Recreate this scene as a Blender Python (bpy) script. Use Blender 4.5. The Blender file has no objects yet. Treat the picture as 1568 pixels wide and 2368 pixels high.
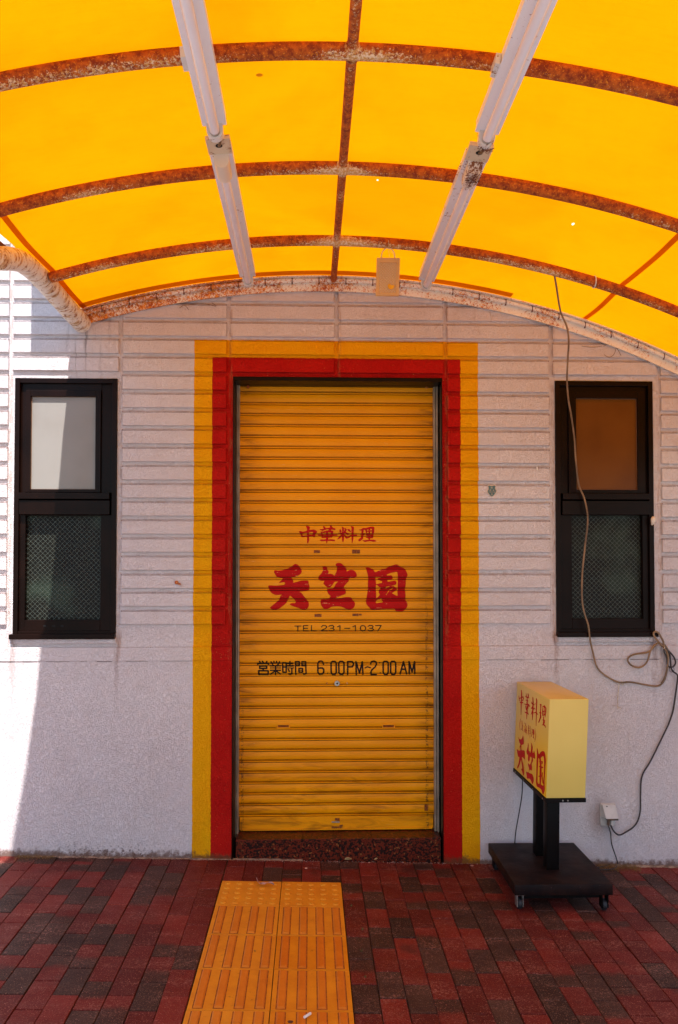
import bpy, bmesh, math, random
import numpy as np
from mathutils import Vector, Matrix, noise
R = math.radians
random.seed(7)
S = bpy.context.scene
COL = S.collection

# ------------------------------------------------------------------ camera
F = 1900.0                      # focal length in photo units (1568 x 2367)
YAW, PITCH, SHIFT = R(1.99), R(1.5), 70.0
CAM = Vector((0, -4.5, 1.62))
cd = bpy.data.cameras.new('camera'); cam = bpy.data.objects.new('camera', cd); COL.objects.link(cam)
cam.location = CAM; cam.rotation_euler = (R(90) + PITCH, 0, -YAW)
cd.sensor_fit = 'VERTICAL'; cd.sensor_height = 36; cd.lens = F / 2367 * 36
cd.shift_y = SHIFT / 2367; cd.clip_start = 0.05; cd.clip_end = 500
S.camera = cam
MC = cam.rotation_euler.to_matrix()
MCI = MC.transposed()
PX0, PY0 = 784.0, 1183.5 + SHIFT

# ------------------------------------------------------------------ light
SUN = Vector((-0.045, 0.526, -1.0)).normalized()
w = bpy.data.worlds.new('World'); S.world = w; w.use_nodes = True
nt = w.node_tree; nt.nodes.clear()
wo = nt.nodes.new('ShaderNodeOutputWorld'); bg = nt.nodes.new('ShaderNodeBackground'); sky = nt.nodes.new('ShaderNodeTexSky')
sky.sky_type = 'NISHITA'; sky.sun_disc = False
sky.sun_elevation = math.asin(-SUN.z); sky.sun_rotation = math.atan2(-SUN.x, -SUN.y)
sky.air_density = 1.0; sky.dust_density = 0.6
nt.links.new(sky.outputs[0], bg.inputs[0]); bg.inputs[1].default_value = 0.086
nt.links.new(bg.outputs[0], wo.inputs[0])
sl = bpy.data.lights.new('sun', 'SUN'); so = bpy.data.objects.new('sun', sl); COL.objects.link(so)
sl.energy = 3.35; sl.angle = R(0.6); sl.color = (1.0, 0.98, 0.96)
so.rotation_euler = SUN.to_track_quat('-Z', 'Y').to_euler(); so.location = (0, -8, 12)
vs = S.view_settings
vs.view_transform = 'Standard'; vs.look = 'None'; vs.gamma = 1; vs.exposure = 1.58; vs.use_curve_mapping = False
S.render.engine = 'CYCLES'
S.cycles.max_bounces = 10; S.cycles.diffuse_bounces = 6; S.cycles.transmission_bounces = 8

# ------------------------------------------------------------------ measuring helpers (photo point -> point of a real plane)
def ray(px, py):
    return MC @ Vector(((px - PX0) / F, -(py - PY0) / F, -1.0))
def onY(px, py, Y=0.0):
    d = ray(px, py); return CAM + d * ((Y - CAM.y) / d.y)
def onX(px, py, X):
    d = ray(px, py); return CAM + d * ((X - CAM.x) / d.x)
def onZ(px, py, Z):
    d = ray(px, py); return CAM + d * ((Z - CAM.z) / d.z)
def proj(P):                                    # (n,3) -> px,py
    q = (np.asarray(P) - np.array(CAM)) @ np.array(MC)
    return PX0 + F * q[:, 0] / -q[:, 2], PY0 - F * q[:, 1] / -q[:, 2]

# ------------------------------------------------------------------ object helpers
class MB:
    def __init__(s): s.v = []; s.f = []; s.m = []
    def add(s, vs_, fs, mi=0):
        o = len(s.v); s.v += [tuple(p) for p in vs_]
        for f in fs: s.f.append([i + o for i in f]); s.m.append(mi)
        return s
    def box(s, a, b, mi=0, bev=0.0):
        x0, y0, z0 = a; x1, y1, z1 = b
        if x0 > x1: x0, x1 = x1, x0
        if y0 > y1: y0, y1 = y1, y0
        if z0 > z1: z0, z1 = z1, z0
        if bev <= 0:
            V = [(x0,y0,z0),(x1,y0,z0),(x1,y1,z0),(x0,y1,z0),(x0,y0,z1),(x1,y0,z1),(x1,y1,z1),(x0,y1,z1)]
            return s.add(V, [(0,3,2,1),(4,5,6,7),(0,1,5,4),(1,2,6,5),(2,3,7,6),(3,0,4,7)], mi)
        bm = bmesh.new(); bmesh.ops.create_cube(bm, size=1)
        for v in bm.verts: v.co = ((x0+x1)/2 + v.co.x*(x1-x0), (y0+y1)/2 + v.co.y*(y1-y0), (z0+z1)/2 + v.co.z*(z1-z0))
        bmesh.ops.bevel(bm, geom=bm.edges[:], offset=bev, segments=2, affect='EDGES', profile=0.5)
        bm.verts.index_update()
        s.add([v.co.copy() for v in bm.verts], [[v.index for v in f.verts] for f in bm.faces], mi); bm.free(); return s
    def tube(s, pts, r, n=10, mi=0, caps=True, flat=1.0):
        pts = [Vector(p) for p in pts]; N = len(pts); rs = r if isinstance(r, (list, tuple)) else [r] * N
        t0 = (pts[1] - pts[0]).normalized(); up = Vector((0, 0, 1)) if abs(t0.z) < .9 else Vector((1, 0, 0))
        u = t0.cross(up).normalized(); V = []
        for i, p in enumerate(pts):
            t = (pts[min(i+1, N-1)] - pts[max(i-1, 0)]).normalized()
            u = (u - t * u.dot(t)).normalized(); b = t.cross(u)
            for k in range(n):
                a = 2 * math.pi * k / n; V.append(p + u * math.cos(a) * rs[i] + b * math.sin(a) * rs[i] * flat)
        Fs = [(i*n+k, i*n+(k+1) % n, (i+1)*n+(k+1) % n, (i+1)*n+k) for i in range(N-1) for k in range(n)]
        if caps: Fs += [tuple(range(n))[::-1], tuple(range((N-1)*n, N*n))]
        return s.add(V, Fs, mi)
    def cyl(s, a, b, r, n=16, mi=0): return s.tube([a, b], r, n, mi)
    def prism(s, poly, y0, y1, mi=0):           # poly in (x,z), extruded along y
        n = len(poly); V = [(x, y0, z) for x, z in poly] + [(x, y1, z) for x, z in poly]
        return s.add(V, [tuple(range(n)), tuple(range(n, 2*n))[::-1]] + [(i, i+n, (i+1) % n + n, (i+1) % n) for i in range(n)], mi)
    def mesh(s, name, mats, smooth=False, off=(0,0,0)):
        me = bpy.data.meshes.new(name)
        ox, oy, oz = off
        me.from_pydata([(x-ox, y-oy, z-oz) for x, y, z in s.v], [], s.f)
        for m in (mats if isinstance(mats, (list, tuple)) else [mats]): me.materials.append(m)
        me.polygons.foreach_set('material_index', s.m)
        bm = bmesh.new(); bm.from_mesh(me); bmesh.ops.recalc_face_normals(bm, faces=bm.faces[:]); bm.to_mesh(me); bm.free()
        if smooth:
            me.polygons.foreach_set('use_smooth', [True] * len(me.polygons))
            try: me.set_sharp_from_angle(angle=R(35))
            except Exception: pass
        me.update(); return me

def wloc(o):
    p = Vector(o.location) ; q = o.parent
    while q: p += q.location; q = q.parent
    return p
def obj(name, data, parent=None, loc=(0,0,0), label=None):
    o = bpy.data.objects.new(name, data); COL.objects.link(o); o.parent = parent; o.location = loc
    if label: o['label'] = label
    return o
def part(name, mb, mats, parent, smooth=False, label=None, kind=None):   # mb in world coordinates, parents carry translation only
    o = obj(name, mb.mesh(name, mats, smooth, tuple(wloc(parent)) if parent else (0,0,0)), parent, label=label)
    if kind: o['kind'] = kind
    return o
def thing(name, label, cat, loc=(0,0,0), group=None):
    o = bpy.data.objects.new(name, None); COL.objects.link(o); o.location = loc; o.empty_display_size = .1
    o['label'] = label; o['category'] = cat
    if group: o['group'] = group
    return o
def solo(name, mb, mats, label, cat, smooth=False, group=None, base=None):
    base = base or tuple(Vector(mb.v[0]))
    o = obj(name, mb.mesh(name, mats, smooth, base), None, base); o['label'] = label; o['category'] = cat
    if group: o['group'] = group
    return o
def catmull(P, k=6, closed=False):
    P = [Vector(p) for p in P]; n = len(P); out = []
    rng = range(n) if closed else range(n-1)
    for i in rng:
        if closed: p0, p1, p2, p3 = P[(i-1) % n], P[i], P[(i+1) % n], P[(i+2) % n]
        else: p0, p1, p2, p3 = P[max(i-1, 0)], P[i], P[i+1], P[min(i+2, n-1)]
        for j in range(k):
            t = j / k
            out.append(0.5 * ((2*p1) + (p2-p0)*t + (2*p0-5*p1+4*p2-p3)*t*t + (3*p1-p0-3*p2+p3)*t**3))
    if not closed: out.append(P[-1])
    return out

# ------------------------------------------------------------------ materials
class NT:
    def __init__(s, name):
        s.m = bpy.data.materials.new(name); s.m.use_nodes = True; s.t = s.m.node_tree; s.t.nodes.clear()
        s.out = s.t.nodes.new('ShaderNodeOutputMaterial')
    def n(s, typ, inputs=None, **kw):
        nd = s.t.nodes.new('ShaderNode' + typ)
        for k, v in kw.items(): setattr(nd, k, v)
        for k, v in (inputs or {}).items():
            if isinstance(v, bpy.types.NodeSocket): s.t.links.new(v, nd.inputs[k])
            else: nd.inputs[k].default_value = v
        return nd
    def pos(s): return s.n('NewGeometry').outputs['Position']
    def objc(s): return s.n('TexCoord').outputs['Object']
    def noise(s, scale, detail=3, rough=.5, dist=0, vec=None, sc=None):
        v = vec or s.pos()
        if sc: v = s.n('Mapping', {0: v, 3: sc}).outputs[0]
        return s.n('TexNoise', {'Vector': v, 'Scale': scale, 'Detail': detail, 'Roughness': rough, 'Distortion': dist}).outputs[0]
    def math(s, op, a, b=0.0, c=None, clamp=False):
        d = {0: a, 1: b}
        if c is not None: d[2] = c
        return s.n('Math', d, operation=op, use_clamp=clamp).outputs[0]
    def step(s, x, lo, hi):                     # smooth mapping lo..hi -> 0..1
        return s.n('MapRange', {0: x, 1: lo, 2: hi}, interpolation_type='SMOOTHSTEP').outputs[0]
    def mix(s, f, a, b):
        nd = s.n('Mix', data_type='RGBA')
        for i, v in ((0, f), (6, a), (7, b)):
            if isinstance(v, bpy.types.NodeSocket): s.t.links.new(v, nd.inputs[i])
            else: nd.inputs[i].default_value = v if i == 0 else ((*v, 1) if len(v) == 3 else v)
        return nd.outputs[2]
    def bump(s, h, strength=.5, dist=.002, nrm=None):
        d = {'Height': h, 'Strength': strength, 'Distance': dist}
        if nrm is not None: d['Normal'] = nrm
        return s.n('Bump', d).outputs[0]
    def done(s, col, rough=.6, metal=0, bump=None, spec=None, shader=None):
        if shader is None:
            p = s.n('BsdfPrincipled'); shader = p.outputs[0]
            for k, v in (('Base Color', col), ('Roughness', rough), ('Metallic', metal)):
                if isinstance(v, bpy.types.NodeSocket): s.t.links.new(v, p.inputs[k])
                else: p.inputs[k].default_value = (*v, 1) if k == 'Base Color' else v
            if spec is not None: p.inputs['Specular IOR Level'].default_value = spec
            if bump is not None: s.t.links.new(bump, p.inputs['Normal'])
            s.bsdf = p
        s.t.links.new(shader, s.out.inputs[0]); return s.m

def simple(name, col, rough=.5, metal=0, var=.25, scale=25, bumps=.1, spec=None):
    t = NT(name); n = t.noise(scale, 4)
    c2 = tuple(max(0, c * (1 - var)) for c in col)
    return t.done(t.mix(t.step(n, .35, .65), c2, col), rough, metal, t.bump(t.noise(scale * 8, 3), bumps, .001), spec)

# portal geometry (painted bands) measured on the wall
YB_L, YB_R = onY(447, 1300).x, onY(1107.5, 1300).x
RD_L, RD_R = onY(489.5, 1300).x, onY(1066.5, 1300).x
YB_T = onY(780, 786.5).z; RD_T = onY(780, 827).z
Z_BAND = onY(360, 1496).z

JX0 = onY(23, 1000).x; JPIT = (onY(1525, 1000).x - JX0) / 6
def wall_material(dirt=False):
    t = NT('stucco_with_ledge_dirt' if dirt else 'painted_stucco'); P = t.pos()
    xyz = t.n('SeparateXYZ', {0: P}); X, Z = xyz.outputs[0], xyz.outputs[2]
    wob = t.math('ADD', t.math('MULTIPLY', t.math('SUBTRACT', t.noise(60, 2), .5), .006), t.math('MULTIPLY', t.math('SUBTRACT', t.noise(6, 3), .5), .007))
    Xw = t.math('ADD', X, wob); Zw = t.math('ADD', Z, wob)
    def rect(l, r, top):
        a = t.math('GREATER_THAN', Xw, l); b = t.math('LESS_THAN', Xw, r); c = t.math('LESS_THAN', Zw, top)
        return t.math('MULTIPLY', t.math('MULTIPLY', a, b), c)
    n1 = t.noise(1.3, 4)
    white = t.mix(t.step(n1, .3, .7), (.77, .685, .68), (.83, .75, .745))
    white = t.mix(t.math('MULTIPLY', t.step(t.noise(9, 5, .65), .5, .8), .22), white, (.50, .42, .36))
    white = t.mix(t.math('MULTIPLY', t.step(t.noise(1, 5, .65, 1, sc=(2.2, 1, .9)), .52, .80), .22), white, (.42, .28, .23))
    white = t.mix(t.math('MULTIPLY', t.step(t.noise(1, 4, .7, .3, sc=(26, 1, 1.1)), .60, .74), .10), white, (.30, .17, .12))
    yellow = t.mix(t.step(t.noise(5, 4), .3, .7), (.99, .405, .0004), (1.0, .455, .0008))
    red = t.mix(t.step(t.noise(5, 4), .3, .7), (.50, .006, .004), (.58, .010, .005))
    chips = t.math('MULTIPLY', t.step(t.noise(150, 3, .6), .66, .70), t.step(t.noise(4, 3), .38, .55))
    red = t.mix(t.math('MULTIPLY', chips, .85), red, (.75, .35, .12))
    c = t.mix(rect(YB_L, YB_R, YB_T), white, yellow)
    c = t.mix(rect(RD_L, RD_R, RD_T), c, red)
    # grime: rain streaks under the canopy corner, mould along the base, specks
    ZG = t.math('ADD', Z, t.math('MULTIPLY', X, .0285))
    low = t.step(ZG, .22, .02)
    spk = t.step(t.noise(75, 5, .75), t.math('SUBTRACT', .80, t.math('MULTIPLY', low, .22)), .84)
    c = t.mix(t.math('MULTIPLY', spk, .85), c, (.060, .020, .009))
    patch = t.math('MULTIPLY', t.math('MULTIPLY', t.step(X, -1.42, -1.25), t.step(X, -.70, -.95)), t.step(t.math('ADD', ZG, t.math('MULTIPLY', t.noise(5, 3), .09)), .15, .06))
    moss = t.math('MULTIPLY', patch, t.step(t.noise(48, 6, .78), .53, .57))
    c = t.mix(t.math('MULTIPLY', moss, .95), c, (.075, .020, .006))
    strk = t.math('MULTIPLY', t.step(t.noise(1, 4, .6, vec=P, sc=(38, 1, 2.2)), .52, .72), t.math('MULTIPLY', t.step(t.math('ABSOLUTE', t.math('SUBTRACT', X, -1.22)), .22, .02), t.math('MULTIPLY', t.step(Z, 2.55, 2.85), .7)))
    c = t.mix(strk, c, (.20, .13, .11))
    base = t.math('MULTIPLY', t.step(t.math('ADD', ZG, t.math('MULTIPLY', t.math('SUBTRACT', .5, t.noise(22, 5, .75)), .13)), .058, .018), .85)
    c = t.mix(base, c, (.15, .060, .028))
    for px_ in (270, 1287, 1513, 30):
        sx_ = onY(px_, 1480).x
        dr = t.math('MULTIPLY', t.step(t.math('ABSOLUTE', t.math('SUBTRACT', t.math('ADD', X, t.math('MULTIPLY', t.noise(9, 3), .02)), sx_ + .01)), .022, .004), t.math('MULTIPLY', t.step(Z, .75, 1.18), t.step(Z, 1.26, 1.22)))
        c = t.mix(t.math('MULTIPLY', t.math('MULTIPLY', dr, t.step(t.noise(1, 5, .7, sc=(50, 1, 8)), .35, .6)), .5), c, (.24, .10, .05))
    # brown halo of old dirt round the socket
    dx = t.math('SUBTRACT', X, onY(1392, 1880).x); dz = t.math('SUBTRACT', Z, onY(1392, 1890).z)
    rr = t.math('SQRT', t.math('ADD', t.math('MULTIPLY', t.math('MULTIPLY', dx, dx), 2.2), t.math('MULTIPLY', dz, dz)))
    hal = t.math('MULTIPLY', t.step(t.math('ADD', rr, t.math('MULTIPLY', t.noise(20, 4), .05)), .20, .06), .42)
    c = t.mix(hal, c, (.22, .10, .07))
    if dirt:
        k = t.math('MULTIPLY', t.step(t.noise(45, 5, .75), .26, .48), t.math('SUBTRACT', .92, t.math('MULTIPLY', rect(RD_L, RD_R, RD_T), .45)))
        c = t.mix(k, c, (.130, .020, .002))
    fr = t.math('ABSOLUTE', t.math('SUBTRACT', t.math('FRACT', t.math('DIVIDE', t.math('SUBTRACT', X, JX0 - 20.5 * JPIT), JPIT)), .5))
    jm = t.math('MULTIPLY', t.step(fr, .024, .010), t.math('MULTIPLY', t.step(Z, 1.0, 1.25), t.step(t.noise(1, 5, .7, .5, sc=(60, 1, 9)), .42, .62)))
    c = t.mix(t.math('MULTIPLY', jm, .38), c, (.40, .17, .07))
    h = t.n('TexNoise', {'Vector': P, 'Scale': 92, 'Detail': 2.5, 'Roughness': .55, 'Distortion': 1.6}).outputs[0]
    ridg = t.math('ABSOLUTE', t.math('SUBTRACT', h, .5))
    hh = t.math('ADD', t.math('MULTIPLY', t.step(ridg, .0, .20), .55), t.math('MULTIPLY', t.noise(150, 3, .6, .6), .9))
    b1 = t.bump(hh, .90, .0070)
    b2 = t.bump(t.noise(300, 2), .4, .002, b1)
    return t.done(c, .70, 0, b2, .12)
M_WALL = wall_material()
def groove_dirt():
    t = NT('ledge_dirt'); n = t.noise(60, 4, .7)
    return t.done(t.mix(t.step(n, .3, .6), (.05, .016, .008), (.22, .09, .05)), .9)
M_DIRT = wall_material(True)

def rust_mat(name, amount, lowwhite=True, joint=True):
    t = NT(name); P = t.pos()
    fine = t.noise(105, 6, .75); big = t.noise(3.5, 3); vf = t.noise(260, 4, .7)
    f = t.math('ADD', t.math('MULTIPLY', fine, .62), t.math('ADD', t.math('MULTIPLY', big, .38), t.math('MULTIPLY', t.math('SUBTRACT', vf, .5), .25)))
    if lowwhite:                                # the paint survives on the underside, flakes off above
        nz = t.n('SeparateXYZ', {0: t.n('NewGeometry').outputs['Normal']})
        f = t.math('ADD', f, t.math('MULTIPLY', t.step(nz.outputs[2], .3, -.95), .10))
        f = t.math('SUBTRACT', f, t.math('MULTIPLY', t.math('ABSOLUTE', t.math('SUBTRACT', nz.outputs[2], -.98)), .05))
    if lowwhite and joint: f = t.math('ADD', f, t.math('MULTIPLY', t.step(t.math('ABSOLUTE', t.math('SUBTRACT', t.n('SeparateXYZ', {0: P}).outputs[0], .125)), .16, .04), .085))
    f = t.math('ADD', f, t.math('MULTIPLY', t.math('SUBTRACT', t.noise(1.6, 2), .5), .22))
    mask = t.step(f, amount - .02, amount + .02)
    paint = t.mix(t.step(t.noise(120, 4), .4, .65), (.58, .27, .06), (.78, .58, .38))
    rust = t.mix(t.step(t.noise(38, 6, .75), .38, .62), (.20, .022, .0012), (.50, .105, .004))
    rust = t.mix(t.step(t.noise(140, 4, .7), .56, .66), rust, (.66, .22, .010))
    c = t.mix(mask, rust, paint)
    return t.done(c, t.mix(mask, (.9,)*3, (.5,)*3), 0, t.bump(t.math('ADD', fine, t.math('MULTIPLY', mask, .3)), .5, .003))
M_RIB = rust_mat('rusty_tube', .645)
M_RIB_A = rust_mat('rusty_tube_flaking', .595)
M_PURL = rust_mat('rusty_thin_tube', .66, True, False)
M_PLATE = rust_mat('rusty_white_plate', .50, False)
def plate_grad():
    t = NT('rusty_white_plate_blotched'); P = t.pos(); X = t.n('SeparateXYZ', {0: P}).outputs[0]
    f = t.math('ADD', t.math('MULTIPLY', t.noise(85, 6, .8, .8), .75), t.math('MULTIPLY', t.noise(5, 3), .25))
    f = t.math('ADD', f, t.math('MULTIPLY', t.step(X, -1.3, 1.6), .075))
    m = t.step(f, .505, .545)
    rust = t.mix(t.step(t.noise(50, 5, .7), .38, .62), (.38, .060, .003), (.74, .26, .015))
    c = t.mix(m, rust, t.mix(t.noise(30, 4), (.80, .68, .52), (.88, .82, .74)))
    return t.done(c, .7, 0, t.bump(m, .4, .002))
M_ARC = plate_grad()
def pipe_mat():
    t = NT('stained_wrapped_pipe'); P = t.pos()
    n = t.noise(1, 5, .65, 2.2, sc=(7, 17, 7)); f = t.noise(60, 5, .7)
    c = t.mix(t.step(n, .46, .62), (.86, .78, .67), (.62, .40, .19))
    c = t.mix(t.math('MULTIPLY', t.step(t.math('ADD', f, t.math('MULTIPLY', t.step(n, .4, .7), .12)), .58, .66), .85), c, (.26, .07, .01))
    return t.done(c, .6, 0, t.bump(n, .6, .006))
M_PIPE = pipe_mat()

def canvas_xy(px, py):
    p = onZ(px, py, 3.2)
    for _ in range(4):
        p = onZ(px, py, -1.38 + math.sqrt(4.58 ** 2 - (p.x - .09) ** 2))
    return p.x, p.y
SPOTS = [(*canvas_xy(600, 172.5), .011, .009, (.16, .030, .002), .9), (*canvas_xy(873, 416), .004, .005, (1, 1, .8), .8), (*canvas_xy(1325, 515), .005, .011, (1, 1, .8), .8)]
def fabric(name, col, dcol, tmix=.72):
    t = NT(name); P = t.pos()
    wv = t.n('TexWave', {'Vector': P, 'Scale': 95, 'Distortion': .3, 'Detail': 1}, bands_direction='X').outputs[1]
    wv2 = t.n('TexWave', {'Vector': P, 'Scale': 95, 'Distortion': .3, 'Detail': 1}, bands_direction='Y').outputs[1]
    h = t.math('ADD', wv, wv2)
    stain = t.step(t.noise(2.2, 5, .6), .45, .8)
    c = t.mix(t.math('MULTIPLY', stain, .65), col, tuple(a * .70 for a in col))
    c = t.mix(t.math('MULTIPLY', t.step(t.noise(1, 5, .7, .5, sc=(7, 60, 7)), .42, .72), .16), c, tuple(a * .6 for a in col))
    c = t.mix(t.math('MULTIPLY', t.math('SUBTRACT', 2, h), .07), c, tuple(a * .55 for a in col))
    c = t.mix(t.math('MULTIPLY', t.step(t.noise(70, 3, .6), .70, .78), .45), c, tuple(a * .4 for a in col))
    c = t.mix(t.math('MULTIPLY', t.step(t.noise(1.1, 4, .6, .6), .42, .66), .38), c, tuple(a * .55 for a in col))
    c = t.mix(t.math('MULTIPLY', t.step(t.noise(34, 5, .7), .45, .75), .16), c, tuple(a * .62 for a in col))
    xy = t.n('SeparateXYZ', {0: P})
    for (hx_, hy_, r1, r2, cc_, st_) in SPOTS if name == 'yellow_canvas' else ():
        ex = t.math('DIVIDE', t.math('SUBTRACT', xy.outputs[0], hx_), r1); ey = t.math('DIVIDE', t.math('SUBTRACT', xy.outputs[1], hy_), r2)
        d2 = t.math('ADD', t.math('MULTIPLY', ex, ex), t.math('MULTIPLY', ey, ey))
        c = t.mix(t.math('MULTIPLY', t.math('LESS_THAN', d2, 1), st_), c, cc_)
    b = t.bump(t.math('ADD', h, t.math('MULTIPLY', t.noise(6, 3), 6)), .35, .0012)
    tr = t.n('BsdfTranslucent', {'Color': c, 'Normal': b}).outputs[0]
    df = t.n('BsdfDiffuse', {'Color': (*dcol, 1), 'Normal': b}).outputs[0]
    return t.done(None, shader=t.n('MixShader', {0: 1 - tmix, 1: tr, 2: df}).outputs[0])
M_FAB = fabric('yellow_canvas', (.56, .196, .0004), (.78, .38, .002))
M_SEAM = fabric('doubled_canvas', (.60, .165, .001), (.72, .24, .002), .7)
M_HEM = fabric('canvas_hem', (.55, .20, .001), (.66, .28, .003), .65)
M_HEMDARK = simple('rusty_hem_rope', (.20, .055, .018), .9, 0, .5, 40, .6)

def shutter_mat(name, dirty):
    t = NT(name); P = t.pos(); xyz = t.n('SeparateXYZ', {0: P}); X = xyz.outputs[0]; Z = xyz.outputs[2]
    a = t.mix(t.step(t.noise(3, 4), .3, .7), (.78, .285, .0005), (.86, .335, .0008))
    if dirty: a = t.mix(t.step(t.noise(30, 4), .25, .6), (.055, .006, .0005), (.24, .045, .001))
    rv = t.n('ObjectInfo').outputs['Random']; a = t.mix(t.math('MULTIPLY', rv, .16), a, (.40, .13, .001))
    # streaky darkening in from the rails and the foot of the shutter
    e = t.math('MAXIMUM', t.step(X, SH_L + .16, SH_L), t.step(X, SH_R - .14, SH_R))
    e = t.math('MULTIPLY', t.math('MAXIMUM', e, t.step(Z, .75, .1)), t.step(t.noise(1, 4, .6, 1, sc=(4, 1, 26)), .40, .75))
    a = t.mix(t.math('MULTIPLY', e, .72), a, (.11, .026, .003))
    streak = t.step(t.noise(1, 4, .7, 1, sc=(9, 1, 160)), .665, .70)
    a = t.mix(t.math('MULTIPLY', streak, .5 if not dirty else .2), a, (.80, .56, .22))
    sc = t.math('MULTIPLY', t.step(t.math('ABSOLUTE', t.math('SUBTRACT', X, SH_R - .038)), .011, .004), t.step(t.noise(70, 4, .8), .50, .58))
    sc = t.math('MULTIPLY', sc, t.step(Z, 1.7, 1.0))
    sc2 = t.math('MULTIPLY', t.step(t.math('ABSOLUTE', t.math('SUBTRACT', X, SH_L + .018)), .012, .004), t.math('MULTIPLY', t.step(t.noise(80, 4, .8), .50, .56), t.step(Z, 1.0, .6)))
    spk = t.step(t.noise(90, 5, .75), .735, .76)
    a = t.mix(t.math('MULTIPLY', t.math('MAXIMUM', t.math('MAXIMUM', sc, sc2), spk), .8), a, (.07, .022, .008))
    return t.done(a, .42, 0, t.bump(t.noise(12, 3), .12, .004), .14)
SH_Y = 0.15
SH_L, SH_R = onY(554.5, 1300, SH_Y).x, onY(1001.5, 1300, SH_Y).x
M_SHUT = shutter_mat('yellow_shutter_paint', False)
M_SHUTD = shutter_mat('shutter_groove_grime', True)
def ink(name, col, chip, amt=.655):
    t = NT(name)
    m = t.step(t.noise(1, 4, .7, .5, sc=(30, 30, 130)), amt, amt + .03)
    return t.done(t.mix(t.math('MULTIPLY', m, .8), col, chip), .5, spec=.10)
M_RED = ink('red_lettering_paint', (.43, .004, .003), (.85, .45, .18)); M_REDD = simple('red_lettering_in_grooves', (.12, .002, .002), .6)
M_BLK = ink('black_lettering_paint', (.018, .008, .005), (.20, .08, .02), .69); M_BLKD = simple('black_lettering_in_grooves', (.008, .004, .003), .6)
M_SCAR = simple('old_tape_residue', (.30, .075, .004), .8, 0, .7, 160, .3)
M_SIGNRED = simple('red_sign_lettering', (.52, .0035, .004), .5, 0, .15, spec=.1)

M_BRONZE = simple('dark_bronze_aluminium', (.0092, .0030, .0017), .30, 0, .4, 6, .15, .10)
M_BEAD = simple('worn_glazing_bead', (.20, .09, .04), .5)
M_BRONZE2 = simple('bronze_aluminium_jamb', (.038, .010, .003), .38, 0, .4, 8, .15, .2)
M_ALU = simple('dull_aluminium_rail', (.42, .33, .24), .45, .35, .35, 12, .2)
M_BLACK = simple('black_painted_steel', (.0045, .0028, .0026), .5, 0, .3, 12, .15, .12)
M_RUBBER = simple('dark_rubber', (.015, .015, .018), .6)
M_STEEL = simple('worn_steel', (.45, .42, .38), .35, .8, .4, 30)
M_DARK = simple('dark_void', (.006, .004, .003), .9)
def granite():
    t = NT('red_granite'); P = t.pos()
    v = t.n('TexVoronoi', {'Vector': P, 'Scale': 130}).outputs['Color']
    g = t.n('SeparateColor', {0: v}).outputs[0]; n = t.noise(26, 5, .7)
    c = t.mix(t.step(t.math('ADD', g, t.math('MULTIPLY', n, .8)), .8, 1.0), (.12, .016, .006), (.014, .005, .004))
    c = t.mix(t.step(g, .95, .97), c, (.22, .07, .02))
    return t.done(c, .35, 0, t.bump(t.noise(60, 3), .08, .001), .2)
M_GRAN = granite()
def board():
    t = NT('weathered_painted_board'); n = t.noise(7, 6, .65)
    c = t.mix(t.step(n, .35, .68), (.0055, .0025, .003), (.020, .007, .0045))
    c = t.mix(t.math('MULTIPLY', t.step(t.noise(120, 3, .7), .70, .74), .8), c, (.20, .12, .10))
    return t.done(c, t.mix(t.noise(9, 4), (.40,)*3, (.75,)*3), 0, t.bump(t.noise(22, 5, .7), .35, .006), .15)
M_BOARD = board()
def acrylic():
    t = NT('yellowed_acrylic'); P = t.pos(); xyz = t.n('SeparateXYZ', {0: P}); Z = xyz.outputs[2]
    c = t.mix(t.step(t.noise(3, 3), .3, .7), (.68, .49, .115), (.73, .53, .13))
    c = t.mix(t.math('MULTIPLY', t.step(t.noise(120, 3, .7), .74, .78), .5), c, (.30, .18, .06))
    nx = t.n('SeparateXYZ', {0: t.n('NewGeometry').outputs['Normal']}).outputs[0]
    face = t.step(nx, -.5, -.9)                 # printed faces: yellow ink that gets denser downwards
    c = t.mix(t.math('MULTIPLY', t.math('MULTIPLY', t.step(Z, .90, .62), .85), face), c, (.88, .50, .004))
    sc = t.math('MULTIPLY', t.step(t.noise(1, 4, .8, 1, sc=(30, 30, 90)), .66, .70), t.step(Z, .62, .52))
    c = t.mix(t.math('MULTIPLY', sc, .5), c, (.50, .26, .03))
    return t.done(c, .35, 0, None, .2)
M_ACR = acrylic()
def enamel(name, col, rustamt=.70):
    t = NT(name); f = t.math('ADD', t.math('MULTIPLY', t.noise(50, 6, .75), .7), t.math('MULTIPLY', t.noise(5, 2), .3))
    c = t.mix(t.step(f, rustamt - .09, rustamt - .07), col, (.22, .07, .02))
    return t.done(c, .35, 0, t.bump(t.noise(30), .05, .002))
M_ENAM = enamel('white_enamel', (.80, .80, .85)); M_ENAMR = enamel('rusting_beige_steel', (.62, .48, .33), .665)
M_TUBE = simple('fluorescent_glass', (.80, .74, .76), .18, 0, .05, 4, 0)
M_CAPW = enamel('white_plastic_holder', (.66, .64, .62), .66)
M_CAPB = enamel('beige_plastic_cover', (.72, .60, .48), .72)
M_CAPD = enamel('beetle_strewn_plastic', (.70, .62, .55), .585)
M_CORD = simple('brown_cord', (.27, .150, .065), .5, 0, .5, 9, .1)
M_CORDK = simple('dark_cord', (.030, .018, .014), .5, 0, .4, 9, .1)
M_STRING = simple('pale_string', (.66, .52, .36), .9, 0, .4, 60)
M_PLAST = simple('grey_white_plastic', (.60, .55, .50), .4, 0, .15, 20, .05)
M_PLASTD = simple('smoked_plastic', (.13, .075, .045), .3, 0, .3, 30, .05)
M_TAN = fabric('translucent_plastic', (.96, .74, .34), (.88, .68, .38), .6)
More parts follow.
